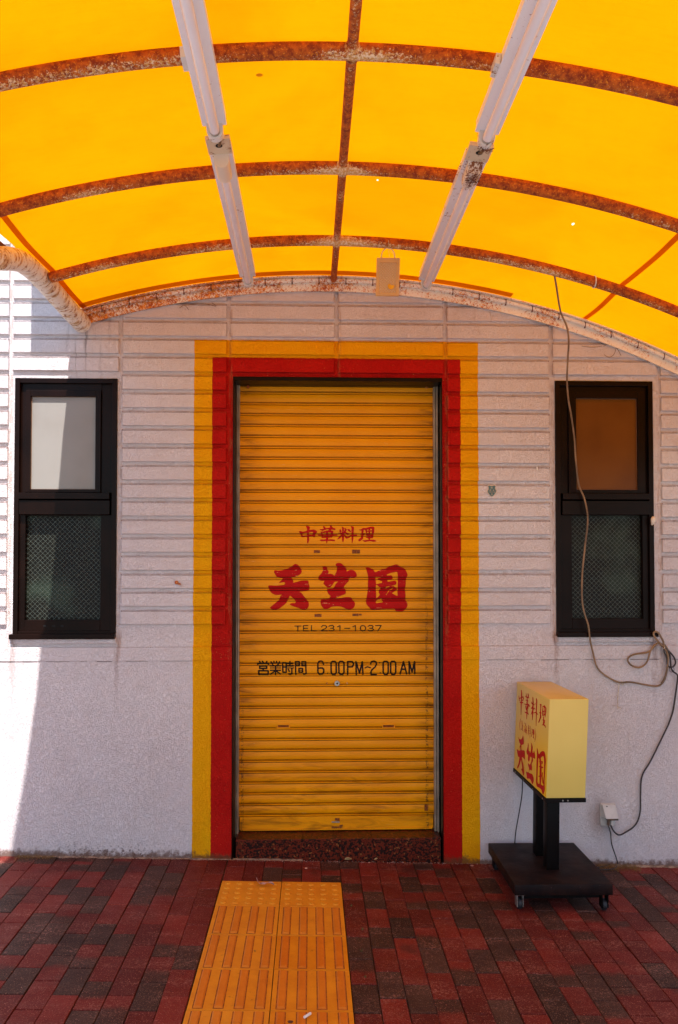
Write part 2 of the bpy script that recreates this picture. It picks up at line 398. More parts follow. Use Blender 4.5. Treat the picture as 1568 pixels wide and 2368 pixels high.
M_TANL = fabric('translucent_lattice', (1.0, .90, .66), (.95, .86, .66), .6)
M_STICK = simple('yellow_sticker', (.85, .42, .01), .5)
M_LEAF = simple('dry_leaf', (.62, .36, .14), .7, 0, .4, 60)
M_PEEL = simple('pale_peel', (.62, .34, .26), .7, 0, .5, 60)
M_WHITE = simple('paper_white', (.80, .76, .70), .7, 0, .1)
M_TEAL = simple('teal_enamel', (.045, .13, .13), .3); M_CREAM = simple('cream_enamel', (.66, .50, .36), .4)

def paver(name, ca, cb, speck, two=None):
    t = NT(name); P = t.pos()
    rnd = t.n('ObjectInfo').outputs['Random']
    c = t.mix(rnd, ca, cb)
    oy = t.n('SeparateXYZ', {0: t.objc()}).outputs[1]; oyn = t.math('ADD', oy, t.math('MULTIPLY', t.math('SUBTRACT', t.noise(30, 4), .5), .05))
    if two: c = t.mix(t.step(t.math('ADD', oyn, t.math('MULTIPLY', t.math('SUBTRACT', rnd, .5), .07)), -.02, .03), c, two)
    c = t.mix(t.math('MULTIPLY', t.math('MULTIPLY', t.step(t.math('ABSOLUTE', oyn), .078, .100), t.step(t.noise(160, 4, .8), .50, .62)), .16), c, speck)
    c = t.mix(t.math('MULTIPLY', t.step(t.noise(3.5, 5, .65), .45, .75), .45), c, tuple(a * .55 for a in ca))
    n = t.noise(240, 2, .5); n2 = t.noise(130, 3, .6)
    c = t.mix(t.math('MULTIPLY', t.step(n, .63, .68), .75), c, speck)
    c = t.mix(t.math('MULTIPLY', t.step(n2, .60, .68), .55), c, tuple(a * .35 for a in ca))
    worn = t.math('MULTIPLY', t.step(t.noise(1, 5, .7, sc=(3, 9, 3)), .46, .66), t.step(t.noise(95, 5, .85), .50, .62))
    c = t.mix(t.math('MULTIPLY', worn, .62), c, (.44, .20, .15))
    c = t.mix(t.math('MULTIPLY', t.step(t.noise(52, 5, .8), .60, .68), .5), c, tuple(a * .4 for a in ca))
    spill = t.math('MULTIPLY', t.step(t.noise(2.6, 4, .6), .60, .70), .55)
    c = t.mix(spill, c, (.03, .012, .01))
    return t.done(c, t.mix(t.noise(8, 4), (.45,)*3, (.80,)*3), 0, t.bump(t.math('ADD', n2, n), .8, .003), .22)
M_PRED = paver('red_paver', (.085, .0065, .0045), (.190, .018, .011), (.50, .20, .14))
M_PDARK = paver('brown_grey_paver', (.028, .010, .007), (.066, .027, .019), (.42, .22, .15))
def bed():
    t = NT('joint_sand'); return t.done(t.mix(t.step(t.noise(60, 5, .7), .3, .7), (.018, .009, .006), (.10, .05, .03)), .95, 0, t.bump(t.noise(120), .6, .003))
M_PTWO = paver('two_tone_paver', (.105, .0075, .0050), (.165, .015, .0095), (.50, .20, .14), (.045, .017, .011))
M_BED = bed()
def tact(name, k, o=1.0):
    t = NT(name); n = t.noise(9, 6, .7)
    rnd = t.n('ObjectInfo').outputs['Random']
    c = t.mix(t.step(n, .3, .7), (.72 * k, .27 * k * o, .006), (.60 * k, .19 * k * o, .003))
    c = t.mix(t.math('MULTIPLY', rnd, .25), c, tuple(a * k for a in (.80, .40, .05)))
    c = t.mix(t.math('MULTIPLY', t.step(t.noise(26, 6, .8), .60, .70), .55), c, (.22, .06, .008))
    c = t.mix(t.math('MULTIPLY', t.step(t.noise(150, 3, .7), .70, .73), .7), c, (.09, .03, .01))
    return t.done(c, .6, 0, t.bump(t.noise(70, 4), .3, .002), .2)
M_TDIRT = simple('soot_round_bars', (.36, .095, .004), .9, 0, .6, 60, .2)
M_TACT = tact('yellow_tactile_tile', 1.0); M_TACTB = tact('worn_tactile_bar', .90, .72)
def glass_frost():
    t = NT('screened_frosted_glass'); P = t.pos()
    wv = t.n('TexWave', {'Vector': P, 'Scale': 120, 'Distortion': .5}, bands_direction='Z').outputs[1]
    c = t.mix(t.math('MULTIPLY', wv, .25), (.27, .25, .225), (.21, .19, .165))
    c = t.mix(t.math('MULTIPLY', t.step(t.noise(3, 4), .4, .8), .4), c, (.18, .14, .11))
    return t.done(c, .25, 0, None, .25)
M_FROST = glass_frost()
def glass_frost2():
    t = NT('amber_reflection_frosted_glass')
    c = t.mix(t.step(t.noise(3, 4), .3, .8), (.150, .050, .008), (.105, .032, .005))  # amber reflection of the canopy put into the pane colour
    return t.done(c, .25, 0, t.bump(t.noise(300, 2), .1, .001), .15)
M_FROSTB = glass_frost2()
def glass_wired():
    t = NT('wired_glass'); n = t.noise(85, 3, .6)
    c = t.mix(t.step(n, .55, .7), (.006, .005, .003), (.022, .021, .014))
    c = t.mix(t.math('MULTIPLY', t.step(t.noise(3.2, 3), .50, .68), .6), c, (.030, .046, .030))  # greenish brightness of sunlit glass put into the colour as patches
    return t.done(c, .34, 0, t.bump(t.n('TexVoronoi', {'Vector': t.pos(), 'Scale': 140}).outputs[0], .55, .003), .13)
M_WIRED = glass_wired()
M_WIRE = simple('glass_wire', (.15, .175, .14), .4, .2, .3, 30)
def grass_mat():
    t = NT('dry_grass'); r = t.noise(40, 3)
    return t.done(t.mix(r, (.32, .18, .05), (.16, .06, .02)), .9)
M_GRASS = grass_mat()
M_GREEN = simple('small_weed', (.07, .11, .03), .8)
M_ROAD = simple('asphalt', (.055, .053, .052), .9, 0, .3, 3, .5)
M_KERB = simple('kerb_concrete', (.33, .31, .29), .9, 0, .3, 6, .5)

# ------------------------------------------------------------------ road, kerb, ground beyond
g = MB(); g.add([(-150, -160, -.30), (150, -160, -.30), (150, 60, -.30), (-150, 60, -.30)], [(0, 1, 2, 3)])
o = part('road', g, M_ROAD, None); o['kind'] = 'structure'
g = MB(); g.box((-9, -6.3, -.3), (9, -2.755, .02))
o = part('sidewalk', g, simple('pale_concrete', (.45, .45, .45), .9, 0, .12, 3, .3), None); o['kind'] = 'structure'
g = MB(); g.box((-9, -6.45, -.45), (9, -6.3, -.04), bev=.01)
o = part('kerb', g, M_KERB, None); o['kind'] = 'structure'

# ------------------------------------------------------------------ pavement (falls gently to the right)
TILT = math.atan(.0285)
pg = MB(); pg.box((-8, -2.75, -.26), (8, .02, -.009))
pave = obj('pavement', pg.mesh('pavement', M_BED), None, (0, 0, .012)); pave['kind'] = 'structure'
pave.rotation_euler = (0, TILT, 0)
RP = Matrix.Rotation(TILT, 3, 'Y')
def ground_z(x): return .012 - .0285 * x
def on_ground(px, py):
    d = ray(px, py); n = Vector((math.sin(TILT), 0, math.cos(TILT))); p0 = Vector((0, 0, .012))
    return CAM + d * ((p0 - CAM).dot(n) / d.dot(n))
def frustum_brick(w, l, h, bv, name, m):
    x, y = w / 2, l / 2; b = bv
    V = [(-x,-y,-h),(x,-y,-h),(x,y,-h),(-x,y,-h),(-x,-y,-b),(x,-y,-b),(x,y,-b),(-x,y,-b),
         (-x+b,-y+b,0),(x-b,-y+b,0),(x-b,y-b,0),(-x+b,y-b,0)]
    Fs = [(0,1,5,4),(1,2,6,5),(2,3,7,6),(3,0,4,7),(4,5,9,8),(5,6,10,9),(6,7,11,10),(7,4,8,11),(8,9,10,11)]
    return MB().add(V, Fs).mesh(name, m)
PW, PL = .1003, .2003
me_full = frustum_brick(PW - .0030, PL - .0042, .011, .0022, 'paver', M_PRED)
me_half = frustum_brick(PW - .003, PL / 2 - .002, .009, .0016, 'paver_half', M_PRED)
# tactile tiles
TX0 = on_ground(518, 2038).x; TX1 = on_ground(650, 2038).x; TX2 = on_ground(791, 2038).x
TW = .300; TXC = on_ground(651, 2039).x + .001; TY0 = on_ground(650, 2038.5).y
def tactile(kind):
    m = MB(); h = TW / 2 - .0015
    m.box((-h, -h, -.009), (h, h, .002), 0, bev=.0015)
    if kind == 'dots':
        for i in range(5):
            for j in range(5):
                cx, cy = (i - 2) * .058, (j - 2) * .058; V = []; Fs = []; n = 14
                for rr, zz in ((.0155, .0015), (.0135, .0055), (.0095, .0068)):
                    V += [(cx + rr * math.cos(2*math.pi*k/n), cy + rr * math.sin(2*math.pi*k/n), zz) for k in range(n)]
                for q in range(2): Fs += [(q*n+k, q*n+(k+1) % n, (q+1)*n+(k+1) % n, (q+1)*n+k) for k in range(n)]
                Fs.append(tuple(range(2*n, 3*n))); m.add(V, Fs, 0)
    else:
        for i in range(4):
            cx = (i - 1.5) * .0745; a, b, L = .0165, .0108, .138
            m.add([(cx-a-.0028,-L-.003,.0024),(cx+a+.0028,-L-.003,.0024),(cx+a+.0028,L+.003,.0024),(cx-a-.0028,L+.003,.0024)], [(0,1,2,3)], 2)
            V = [(cx-a,-L,.0015),(cx+a,-L,.0015),(cx+a,L,.0015),(cx-a,L,.0015),(cx-b,-L+.006,.0085),(cx+b,-L+.006,.0085),(cx+b,L-.006,.0085),(cx-b,L-.006,.0085)]
            m.add(V, [(0,1,5,4),(1,2,6,5),(2,3,7,6),(3,0,4,7),(4,5,6,7)], 1)
    return m.mesh('tactile_' + kind, [M_TACT, M_TACTB, M_TDIRT])
td, tb = tactile('dots'), tactile('bars')
for r in range(9):
    for c in range(2):
        o = obj('tactile_tile', td if r == 0 else tb, pave, (TXC + (c - .5) * TW, TY0 - (r + .5) * TW, random.uniform(-.0005, .0008)))
        o.rotation_euler = (0, 0, random.uniform(-.003, .003))
TXL, TXR = TXC - TW, TXC + TW
# pavers: columns run away from the wall, every second column shifted half a length
rnd = random.Random(11); cand = []
cols = []
x = TXL - PW / 2 - .002
while x > -3.6: cols.append(x); x -= PW
x = TXR + PW / 2 + .002
while x < 4.2: cols.append(x); x += PW
inner = [TXL + PW / 2 + k * (TXR - TXL) / 6 for k in range(6)]
for ci, x in enumerate(sorted(cols + inner)):
    isin = TXL < x < TXR
    y = -.004; first = ci % 2
    while y > (-2.6):
        L = PL / 2 if first else PL
        if isin:
            if y - L < TY0 - .004: L = y - TY0 - .001
        y2 = y - L; first = False
        if L > .03: cand.append((x, (y + y2) / 2, L))
        y = y2
        if isin and y < TY0 + .02: break
def vis(x, y):
    P = RP @ Vector((x, y, 0)) + Vector((0, 0, .012)); a, b = proj([P]); return -60 < a[0] < 1630 and b[0] < 2460 and y > -2.6
shown = [c for c in cand if vis(c[0], c[1])]; rest = [c for c in cand if not vis(c[0], c[1])]
shown.sort(key=lambda c: c[1])
keep = shown[:]
if len(keep) > 296: rest += keep[296:]; keep = keep[:296]
def darkp(x, y, q): return q < .27
patchy = lambda x, y: noise.noise(Vector((x * 1.3, y * 1.3, 3.7)))
colj = {}
for (x, y, L) in keep:
    x += colj.setdefault(round(x, 3), rnd.uniform(-.0013, .0013))
    o = bpy.data.objects.new('brick', me_full); COL.objects.link(o); o.parent = pave
    o.location = (x + rnd.uniform(-.0008, .0008), y + rnd.uniform(-.001, .001), rnd.uniform(-.0012, .0008))
    o.rotation_euler = (rnd.uniform(-.004, .004), rnd.uniform(-.004, .004), rnd.uniform(-.006, .006))
    if abs(L - PL) > .001: o.scale = (1, L / PL, 1)
    o.material_slots[0].link = 'OBJECT'
    q_ = rnd.random(); pd_ = .22 + .35 * max(0, patchy(x, y)) + (.15 if x < -.9 else 0)
    o.material_slots[0].material = M_PDARK if q_ < pd_ else (M_PTWO if q_ < pd_ + .16 else M_PRED)
    if M_PTWO == o.material_slots[0].material and rnd.random() < .5: o.rotation_euler.z += math.pi
mr = MB()
for (x, y, L) in rest:
    if abs(x) > 3.4 or y < -6.0: continue
    a, b, h = PW/2 - .0015, L/2 - .001, rnd.uniform(-.001, .0008)
    mr.add([(x-a,y-b,h),(x+a,y-b,h),(x+a,y+b,h),(x-a,y+b,h),(x-a,y-b,-.009),(x+a,y-b,-.009),(x+a,y+b,-.009),(x-a,y+b,-.009)],
           [(0,1,2,3),(0,4,5,1),(1,5,6,2),(2,6,7,3),(3,7,4,0)], 1 if rnd.random() < .28 else 0)
o = obj('outlying_bricks', mr.mesh('outlying_bricks', [M_PRED, M_PDARK]), pave); o['kind'] = 'stuff'

# ------------------------------------------------------------------ the wall
wall = thing('shop_wall', 'pale pink stucco shopfront wall with ruled courses and a yellow and red painted door surround', 'wall', (0, 0, 0))
GD = .0145
DX0, DX1 = onY(537.5, 1300).x, onY(1024, 1300).x; DZT = onY(780, 872).z
LW = dict(x0=onY(31, 1200).x, x1=onY(269, 1200).x, z0=onY(150, 1474).z, z1=onY(150, 873.5).z)
RW = dict(x0=onY(1286, 1200).x, x1=onY(1513, 1200).x, z0=onY(1400, 1469).z, z1=onY(1400, 880).z)
holes = [(DX0, DX1, -.5, DZT), (LW['x0'], LW['x1'], LW['z0'], LW['z1']), (RW['x0'], RW['x1'], RW['z0'], RW['z1'])]
m = MB()
ZS = Z_BAND
WX0, WX1, WZ0, WZ1 = -7.0, 7.0, -.45, 5.2
xs = sorted({WX0, WX1, *[h[0] for h in holes], *[h[1] for h in holes]})
zs = sorted({WZ0, WZ1, ZS, *[h[2] if h[2] > WZ0 else WZ0 for h in holes], *[h[3] for h in holes]})
def inhole(x, z): return any(h[0] < x < h[1] and h[2] < z < h[3] for h in holes)
for i in range(len(xs) - 1):
    for j in range(len(zs) - 1):
        cx, cz = (xs[i] + xs[i+1]) / 2, (zs[j] + zs[j+1]) / 2
        if inhole(cx, cz): continue
        y = GD if cz > ZS else 0
        m.add([(xs[i], y, zs[j]), (xs[i+1], y, zs[j]), (xs[i+1], y, zs[j+1]), (xs[i], y, zs[j+1])], [(0, 1, 2, 3)])
for (a, b, c, d) in holes:                      # reveals, 0.2 m deep
    c = max(c, WZ0)
    for (xx, zz0, zz1) in ((a, c, d), (b, c, d)):
        for (u, v) in ((zz0, min(zz1, ZS)), (max(zz0, ZS), zz1)):
            if v > u:
                y = 0 if v <= ZS + 1e-6 else GD
                m.add([(xx, y, u), (xx, .24, u), (xx, .24, v), (xx, y, v)], [(0, 1, 2, 3)])
    m.add([(a, GD, d), (b, GD, d), (b, .24, d), (a, .24, d)], [(0, 1, 2, 3)])
    if c > WZ0: m.add([(a, GD if c > ZS else 0, c), (b, GD if c > ZS else 0, c), (b, .24, c), (a, .24, c)], [(0, 1, 2, 3)])
segs = [(WX0, LW['x0'] - 0.0), (LW['x0'], LW['x1']), (LW['x1'], DX0), (DX1, RW['x0']), (RW['x0'], RW['x1']), (RW['x1'], WX1)]
for a, b in segs:
    m.add([(a, 0, ZS), (b, 0, ZS), (b, GD, ZS), (a, GD, ZS)], [(0, 1, 2, 3)])
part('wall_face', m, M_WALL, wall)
m = MB(); m.box((WX0, .241, WZ0), (WX1, .45, WZ1)); part('wall_core', m, M_DARK, wall)
m = MB(); m.box((WX0, -.06, WZ1), (WX1, .5, WZ1 + .12)); part('parapet_cap', m, M_WALL, wall)

# courses
jx_px = [23, 278, 528, 778, 1030, 1275, 1525]
jx = [onY(p, 1000).x for p in jx_px]; pit = (jx[-1] - jx[0]) / 6
jx = [jx[0] - pit] + jx + [jx[-1] + pit]; jx = [jx[0] - pit] + jx + [jx[-1] + pit]
rows = [onY(360, 867.2 + 41.81 * k).z for k in range(15)]      # dirt lines = top edge of each course
up = [onY(360, 867.2 - 41.3 * k).z for k in range(1, 10)]
rows = sorted(rows + up, reverse=True)
GH = .0205                                      # groove height
def course(x0, x1, z0, z1):
    b = .0032; V = [(x0,GD,z0),(x1,GD,z0),(x1,GD,z1),(x0,GD,z1),(x0+.001,b,z0+.001),(x1-.001,b,z0+.001),(x1-.001,b*.6,z1-.001),(x0+.001,b*.6,z1-.001),
        (x0+b,0,z0+b),(x1-b,0,z0+b),(x1-b,0,z1-b*.5),(x0+b,0,z1-b*.5)]
    return V, [(0,1,5,4),(1,2,6,5),(3,0,4,7),(4,5,9,8),(5,6,10,9),(6,7,11,10),(7,4,8,11),(8,9,10,11)], [(2,3,7,6)]
JW = .0105
outm = MB(); nb = 0
for ci in range(len(jx) - 1):
    x0, x1 = jx[ci] + JW, jx[ci+1] - JW
    for ri in range(len(rows) - 1):
        z1, z0 = rows[ri], rows[ri+1] + GH
        cx, cz = (x0 + x1) / 2, (z0 + z1) / 2
        if any(h[0] - .02 < cx < h[1] + .02 and h[2] < cz < h[3] for h in holes): continue
        V, Fs, top = course(x0, x1, z0, z1)
        seen = (1 <= ci <= len(jx) - 3) and z0 < 3.35
        if seen:
            c = (cx, 0, cz); mb = MB(); mb.add(V, Fs, 0).add(V, top, 0)
            dirt = (x0 + .001, x1 - .001)
            nn = 12; zz = [z1 - .0066 + random.uniform(-.0007, .0007) for _ in range(nn + 1)]; zu = [z1 + .0004 + random.uniform(-.0006, .0006) for _ in range(nn + 1)]
            for q in range(nn):
                xa_, xb_ = x0 + (x1 - x0) * q / nn, x0 + (x1 - x0) * (q + 1) / nn
                mb.add([(xa_, -.0007, zz[q]), (xb_, -.0007, zz[q+1]), (xb_, .0016, zu[q+1]), (xa_, .0016, zu[q])], [(0, 1, 2, 3)], 1)
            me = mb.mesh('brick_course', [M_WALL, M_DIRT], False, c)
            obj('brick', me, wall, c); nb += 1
        else: outm.add(V, Fs + top)
o = part('outlying_bricks', outm, M_WALL, wall, kind='stuff')
# plain band below the courses and scored line, window aprons
m = MB(); zl = onY(360, 1527).z
m.box((WX0, -.0035, zl), (YB_L - .6, 0.001, ZS - .004)); 
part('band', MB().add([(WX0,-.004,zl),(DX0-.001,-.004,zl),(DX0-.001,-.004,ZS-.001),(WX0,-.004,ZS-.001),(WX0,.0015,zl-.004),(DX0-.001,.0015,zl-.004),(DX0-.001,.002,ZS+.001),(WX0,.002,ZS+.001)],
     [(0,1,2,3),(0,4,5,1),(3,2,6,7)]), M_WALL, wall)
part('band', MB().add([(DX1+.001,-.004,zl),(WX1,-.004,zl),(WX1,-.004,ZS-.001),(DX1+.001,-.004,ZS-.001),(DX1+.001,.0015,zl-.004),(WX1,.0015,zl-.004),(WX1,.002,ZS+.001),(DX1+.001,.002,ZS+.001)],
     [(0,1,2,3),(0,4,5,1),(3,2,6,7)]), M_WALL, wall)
for W_ in (LW, RW):                             # apron below each window
    a, b = W_['x0'] - .012, W_['x1'] + .004; zt, zb = W_['z0'] - .001, ZS + GH
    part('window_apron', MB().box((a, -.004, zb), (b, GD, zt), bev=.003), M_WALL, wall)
# dirt line scored under the band
dm = MB()
rl = random.Random(3); x = -2.2
while x < 3:
    L = rl.uniform(.02, .22)
    if not (DX0 - .02 < x + L and x < DX1 + .02):
        dm.box((x, -.0012, zl - .0052 + rl.uniform(-.001, .001)), (x + L, .0005, zl - .0035))
    x += L + rl.uniform(.0, .09)
o = part('dirt_line', dm, M_DIRT, wall, kind='stuff')

# ------------------------------------------------------------------ windows
def window(W_, label, fr, glassU, glassL, transom, sashU, mat_up, flip):
    t = thing('window', label, 'window', ((W_['x0'] + W_['x1']) / 2, 0, W_['z0']), 'bronze framed windows beside the door')
    x0, x1, z0, z1 = W_['x0'] + .001, W_['x1'] - .001, W_['z0'] + .001, W_['z1'] - .001
    fw = .026; m = MB()
    m.box((x0, .002, z0), (x0 + fw, .14, z1), bev=.0015).box((x1 - fw, .002, z0), (x1, .14, z1), bev=.0015)
    m.box((x0 + fw, .004, z1 - fw), (x1 - fw, .14, z1), bev=.0015).box((x0 + fw, .004, z0), (x1 - fw, .14, z0 + fw * 1.3), bev=.0015)
    part('window_frame', m, M_BRONZE, t)
    def P(px, py, Y): q = onY(px, py, Y); return q.x, q.z
    # upper hopper sash stands a little forward of the lower light
    gx0, gz1 = P(glassU[0], glassU[1], .03); gx1, gz0 = P(glassU[2], glassU[3], .03)
    sx0, sz1 = P(sashU[0], sashU[1], .03); sx1, sz0 = P(sashU[2], sashU[3], .03)
    m = MB(); sy = .012
    m.box((sx0, sy, sz0), (gx0, .05, sz1), bev=.0015).box((gx1, sy, sz0), (sx1, .05, sz1), bev=.0015)
    m.box((gx0, sy, gz1), (gx1, .05, sz1), bev=.0015).box((gx0, sy, sz0), (gx1, .05, gz0), bev=.0015)
    s = part('sash', m, M_BRONZE, t)
    part('pane', MB().box((gx0, .030, gz0), (gx1, .036, gz1)), mat_up, s)
    part('blind_hem', MB().box((gx0 + .002, .0292, gz0 + .002), (gx1 - .002, .0299, gz0 + (gz1 - gz0) * .10)), mat_up, s)
    bead = MB(); bb = .0022
    for (a, b, c, d) in ((gx0, gx0 + bb, gz0, gz1), (gx1 - bb, gx1, gz0, gz1), (gx0, gx1, gz1 - bb, gz1), (gx0, gx1, gz0, gz0 + bb)):
        bead.box((a, .026, c), (b, .0299, d))
    part('glazing_bead', bead, M_BEAD, s)
    m = MB()                                    # backing rails either side of / above the sash
    m.box((x0 + fw, .028, sz0), (sx0 - .001, .10, z1 - fw)).box((sx1 + .001, .028, sz0), (x1 - fw, .10, z1 - fw))
    m.box((sx0 - .001, .022, sz1 + .001), (sx1 + .001, .10, z1 - fw))
    part('rail', m, M_BRONZE, t)
    tx0, tz1 = P(transom[0], transom[1], .0); tx1, tz0 = P(transom[2], transom[3], .0)
    zm = tz0 + (tz1 - tz0) * .70
    m = MB().box((tx0, -.006, tz0), (tx1, .10, zm - .004), bev=.0015).box((tx0, -.016, zm + .003), (tx1, .10, tz1 + .002), bev=.0015)
    part('transom', m, M_BRONZE, t)
    lx0, lz1 = P(glassL[0], glassL[1], .05); lx1, lz0 = P(glassL[2], glassL[3], .05)
    m = MB().box((x0 + fw, .020, z0 + fw), (lx0, .10, tz0 - .001), bev=.0015).box((lx1, .020, z0 + fw), (x1 - fw, .10, tz0 - .001), bev=.0015)
    m.box((lx0, .018, z0 + fw), (lx1, .10, lz0), bev=.0015).box((lx0, .03, lz1), (lx1, .10, tz0 - .001))
    s2 = part('lower_sash', m, M_BRONZE, t)
    pn = part('pane', MB().box((lx0, .052, lz0), (lx1, .058, lz1)), M_WIRED, s2)
    wm = MB(); st = .0205; hw = .00042; yy = .0515  # georgian wire diamonds
    Wd, Hd = lx1 - lx0, lz1 - lz0
    for sgn in (1, -1):
        c = -Hd
        while c < Wd:
            u0, u1 = max(0, c), min(Wd, c + Hd)
            if u1 - u0 > .003:
                a = Vector((u0, u0 - c)); b = Vector((u1, u1 - c))
                if sgn < 0: a.x, b.x = Wd - a.x, Wd - b.x
                d = (b - a).normalized(); n_ = Vector((-d.y, d.x)) * hw; y_ = yy - (.0002 if sgn < 0 else 0)
                q = [a + n_, b + n_, b - n_, a - n_]
                wm.add([(lx0 + p.x, y_, lz0 + p.y) for p in q], [(0, 1, 2, 3)])
            c += st * 1.414 / 1.1
    o = part('wire_mesh', wm, M_WIRE, s2)
    sl0, sl1 = (-.012, .001) if not flip else (-.002, .010)
    m = MB().box((x0 + sl0, -.022, z0 - .008), (x1 + sl1, .03, z0 + .019), bev=.002)
    part('window_sill', m, M_BRONZE, t)
    if not flip:
        hm = MB()
        for k in range(3):
            q = P(104 + k * 20, 1447, .015); hm.box((q[0] - .009, .0165, q[1] - .005), (q[0] + .009, .0185, q[1] + .005))
        part('drain_slot', hm, M_DARK, t)
    return t
window(LW, 'left bronze window of one grey frosted pane over one wired glass pane, half in sunlight', None, (74, 917, 221.7, 1131.8), (63.9, 1192, 235, 1432), (45.4, 1140, 254, 1189.5), (63, 904, 234, 1139), M_FROST, False)
window(RW, 'right bronze window of one frosted pane coloured amber as if reflecting the canopy over one wired glass pane, behind a hanging cord', None, (1329.5, 921.5, 1472.8, 1133), (1318, 1191, 1482.7, 1429), (1300, 1141.5, 1501, 1190), (1312, 906, 1490, 1141), M_FROSTB, True)

# ------------------------------------------------------------------ doorway: shutter, rails, frame, step
door = thing('roller_shutter', 'closed yellow roller shutter with red and black lettering in the doorway', 'shutter', ((DX0 + DX1) / 2, 0, .1))
JZ = .02
m = MB()
fx0, fx1 = DX0 + .001, DX1 - .001
m.box((fx0, -.004, -.12), (fx0 + .006, .22, DZT - .001)).box((fx1 - .006, -.004, -.12), (fx1, .22, DZT - .001))
m.box((fx0 + .006, -.004, DZT - .022), (fx1 - .006, .22, DZT - .001))
part('door_frame', m, M_BRONZE, door)
RX0, RX1 = onY(547, 1300, .13).x, onY(1013, 1300, .13).x
m = MB()
m.box((fx0 + .006, .05, -.05), (RX0, .2, DZT - .022)).box((RX1, .05, -.05), (fx1 - .006, .2, DZT - .022))
part('inner_jamb', m, M_BRONZE2, door)
zsh = onY(780, 886.5, SH_Y).z
for (a, b) in ((RX0 + .0005, SH_L), (SH_R, RX1 - .0005)):
    c = a + (b - a) * .45
    m = MB().box((a, .118, .10), (c - .001, .19, zsh + .01), bev=.001).box((c + .002, .112, .10), (b, .19, zsh + .01), bev=.001).box((c - .001, .135, .10), (c + .002, .19, zsh + .01))
    part('guide_rail', m, M_ALU, door)
m = MB().box((RX0, .10, zsh), (RX1, .2, DZT - .023)); part('lintel_cover', m, M_BRONZE, door)
# slats
zt = [onY(780, 912.1, SH_Y).z, onY(780, 1315.6, SH_Y).z, onY(780, 1885.7, SH_Y).z]
grooves = [zt[0] + (zt[1] - zt[0]) * k / 16 for k in range(16)] + [zt[1] + (zt[2] - zt[1]) * k / 23 for k in range(24)]   # 40 groove lines
ztop = grooves[0] + (grooves[0] - grooves[1])
SP = .061
PROF = [(0, .0075), (.0014, .0005), (.0035, -.0035), (.0072, -.0038), (.0094, -.001), (.0108, .0055), (.0122, .001), (.0142, .0008), (.0156, .0055), (.0172, .000), (.0260, -.0020), (.038, -.0028), (.051, -.0016), (.0596, .0006), (.061, .0075)]
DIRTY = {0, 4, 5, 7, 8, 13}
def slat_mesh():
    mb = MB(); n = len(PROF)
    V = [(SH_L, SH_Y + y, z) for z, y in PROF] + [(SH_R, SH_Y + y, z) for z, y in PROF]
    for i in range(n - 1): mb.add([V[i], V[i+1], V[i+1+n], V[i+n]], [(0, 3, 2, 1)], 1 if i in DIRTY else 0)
    me = bpy.data.meshes.new('slat'); me.from_pydata([(x - door.location.x, y, z) for x, y, z in mb.v], [], mb.f)
    me.materials.append(M_SHUT); me.materials.append(M_SHUTD); me.polygons.foreach_set('material_index', mb.m); me.update(); return me
sm = slat_mesh(); bounds = [ztop] + grooves      # slat k spans bounds[k+1]..bounds[k]
for k in range(len(bounds) - 1):
    z1, z0 = bounds[k], bounds[k+1]
    o = obj('slat', sm, door, (0, random.Random(k).uniform(-.0006, .0006), z0 - door.location.z)); o.scale = (1, 1, (z1 - z0) / SP)
zb = onY(780, 1917.5, SH_Y).z
m = MB().box((SH_L + .004, SH_Y - .006, zb + .006), (SH_R - .004, SH_Y + .01, bounds[-1] - .001), bev=.0015)
m.box((SH_L + .010, SH_Y - .010, zb), (SH_R - .010, SH_Y + .01, zb + .009), 0, bev=.001)
part('bottom_bar', m, M_SHUT, door)
def prof_y(z):
    for k in range(len(bounds) - 1):
        if bounds[k+1] <= z <= bounds[k]:
            u = (z - bounds[k+1]) / (bounds[k] - bounds[k+1]) * SP
            for i in range(len(PROF) - 1):
                if PROF[i][0] <= u <= PROF[i+1][0] + 1e-9:
                    t = (u - PROF[i][0]) / (PROF[i+1][0] - PROF[i][0]); return PROF[i][1] + t * (PROF[i+1][1] - PROF[i][1]), i
    return 0, 9
zbreaks = sorted({round(bounds[k+1] + p[0] / SP * (bounds[k] - bounds[k+1]), 6) for k in range(len(bounds) - 1) for p in PROF})
# latches, pulls, lock
for px in (572, 983):
    q = onY(px, 890, SH_Y); m = MB()
    m.box((q.x - .020, SH_Y - .030, q.z - .002), (q.x + .012, SH_Y - .004, q.z + .012), bev=.002).cyl((q.x + .006, SH_Y - .026, q.z - .022), (q.x + .006, SH_Y - .018, q.z + .006), .008, 10)
    part('latch', m, M_PLATE, door)
for px in (655.5, 898.5):
    q = onY(px, 1678.5, SH_Y - .003); a, b = .037, .0125; m = MB()
    for (x0, x1, z0, z1) in ((-a, a, b - .006, b), (-a, a, -b, -b + .006), (-a, -a + .007, -b + .006, b - .006), (a - .007, a, -b + .006, b - .006)):
        m.box((q.x + x0, SH_Y - .0075, q.z + z0), (q.x + x1, SH_Y + .002, q.z + z1), bev=.0012)
    hnd = part('pull_handle', m, M_SHUT, door)
    part('recess', MB().box((q.x - a + .006, SH_Y - .0042, q.z - b + .005), (q.x + a - .006, SH_Y - .0035, q.z + b - .005)), M_SHUTD, hnd)
q = onY(779.5, 1579, SH_Y); c = SH_Y
lk = part('lock', MB().cyl((q.x, c - .012, q.z), (q.x, c, q.z), .0145, 20).cyl((q.x, c - .0145, q.z), (q.x, c - .0118, q.z), .0105, 20), M_STEEL, door, True)
part('keyhole', MB().cyl((q.x, c - .0152, q.z), (q.x, c - .0144, q.z), .0052, 12), M_DARK, lk)
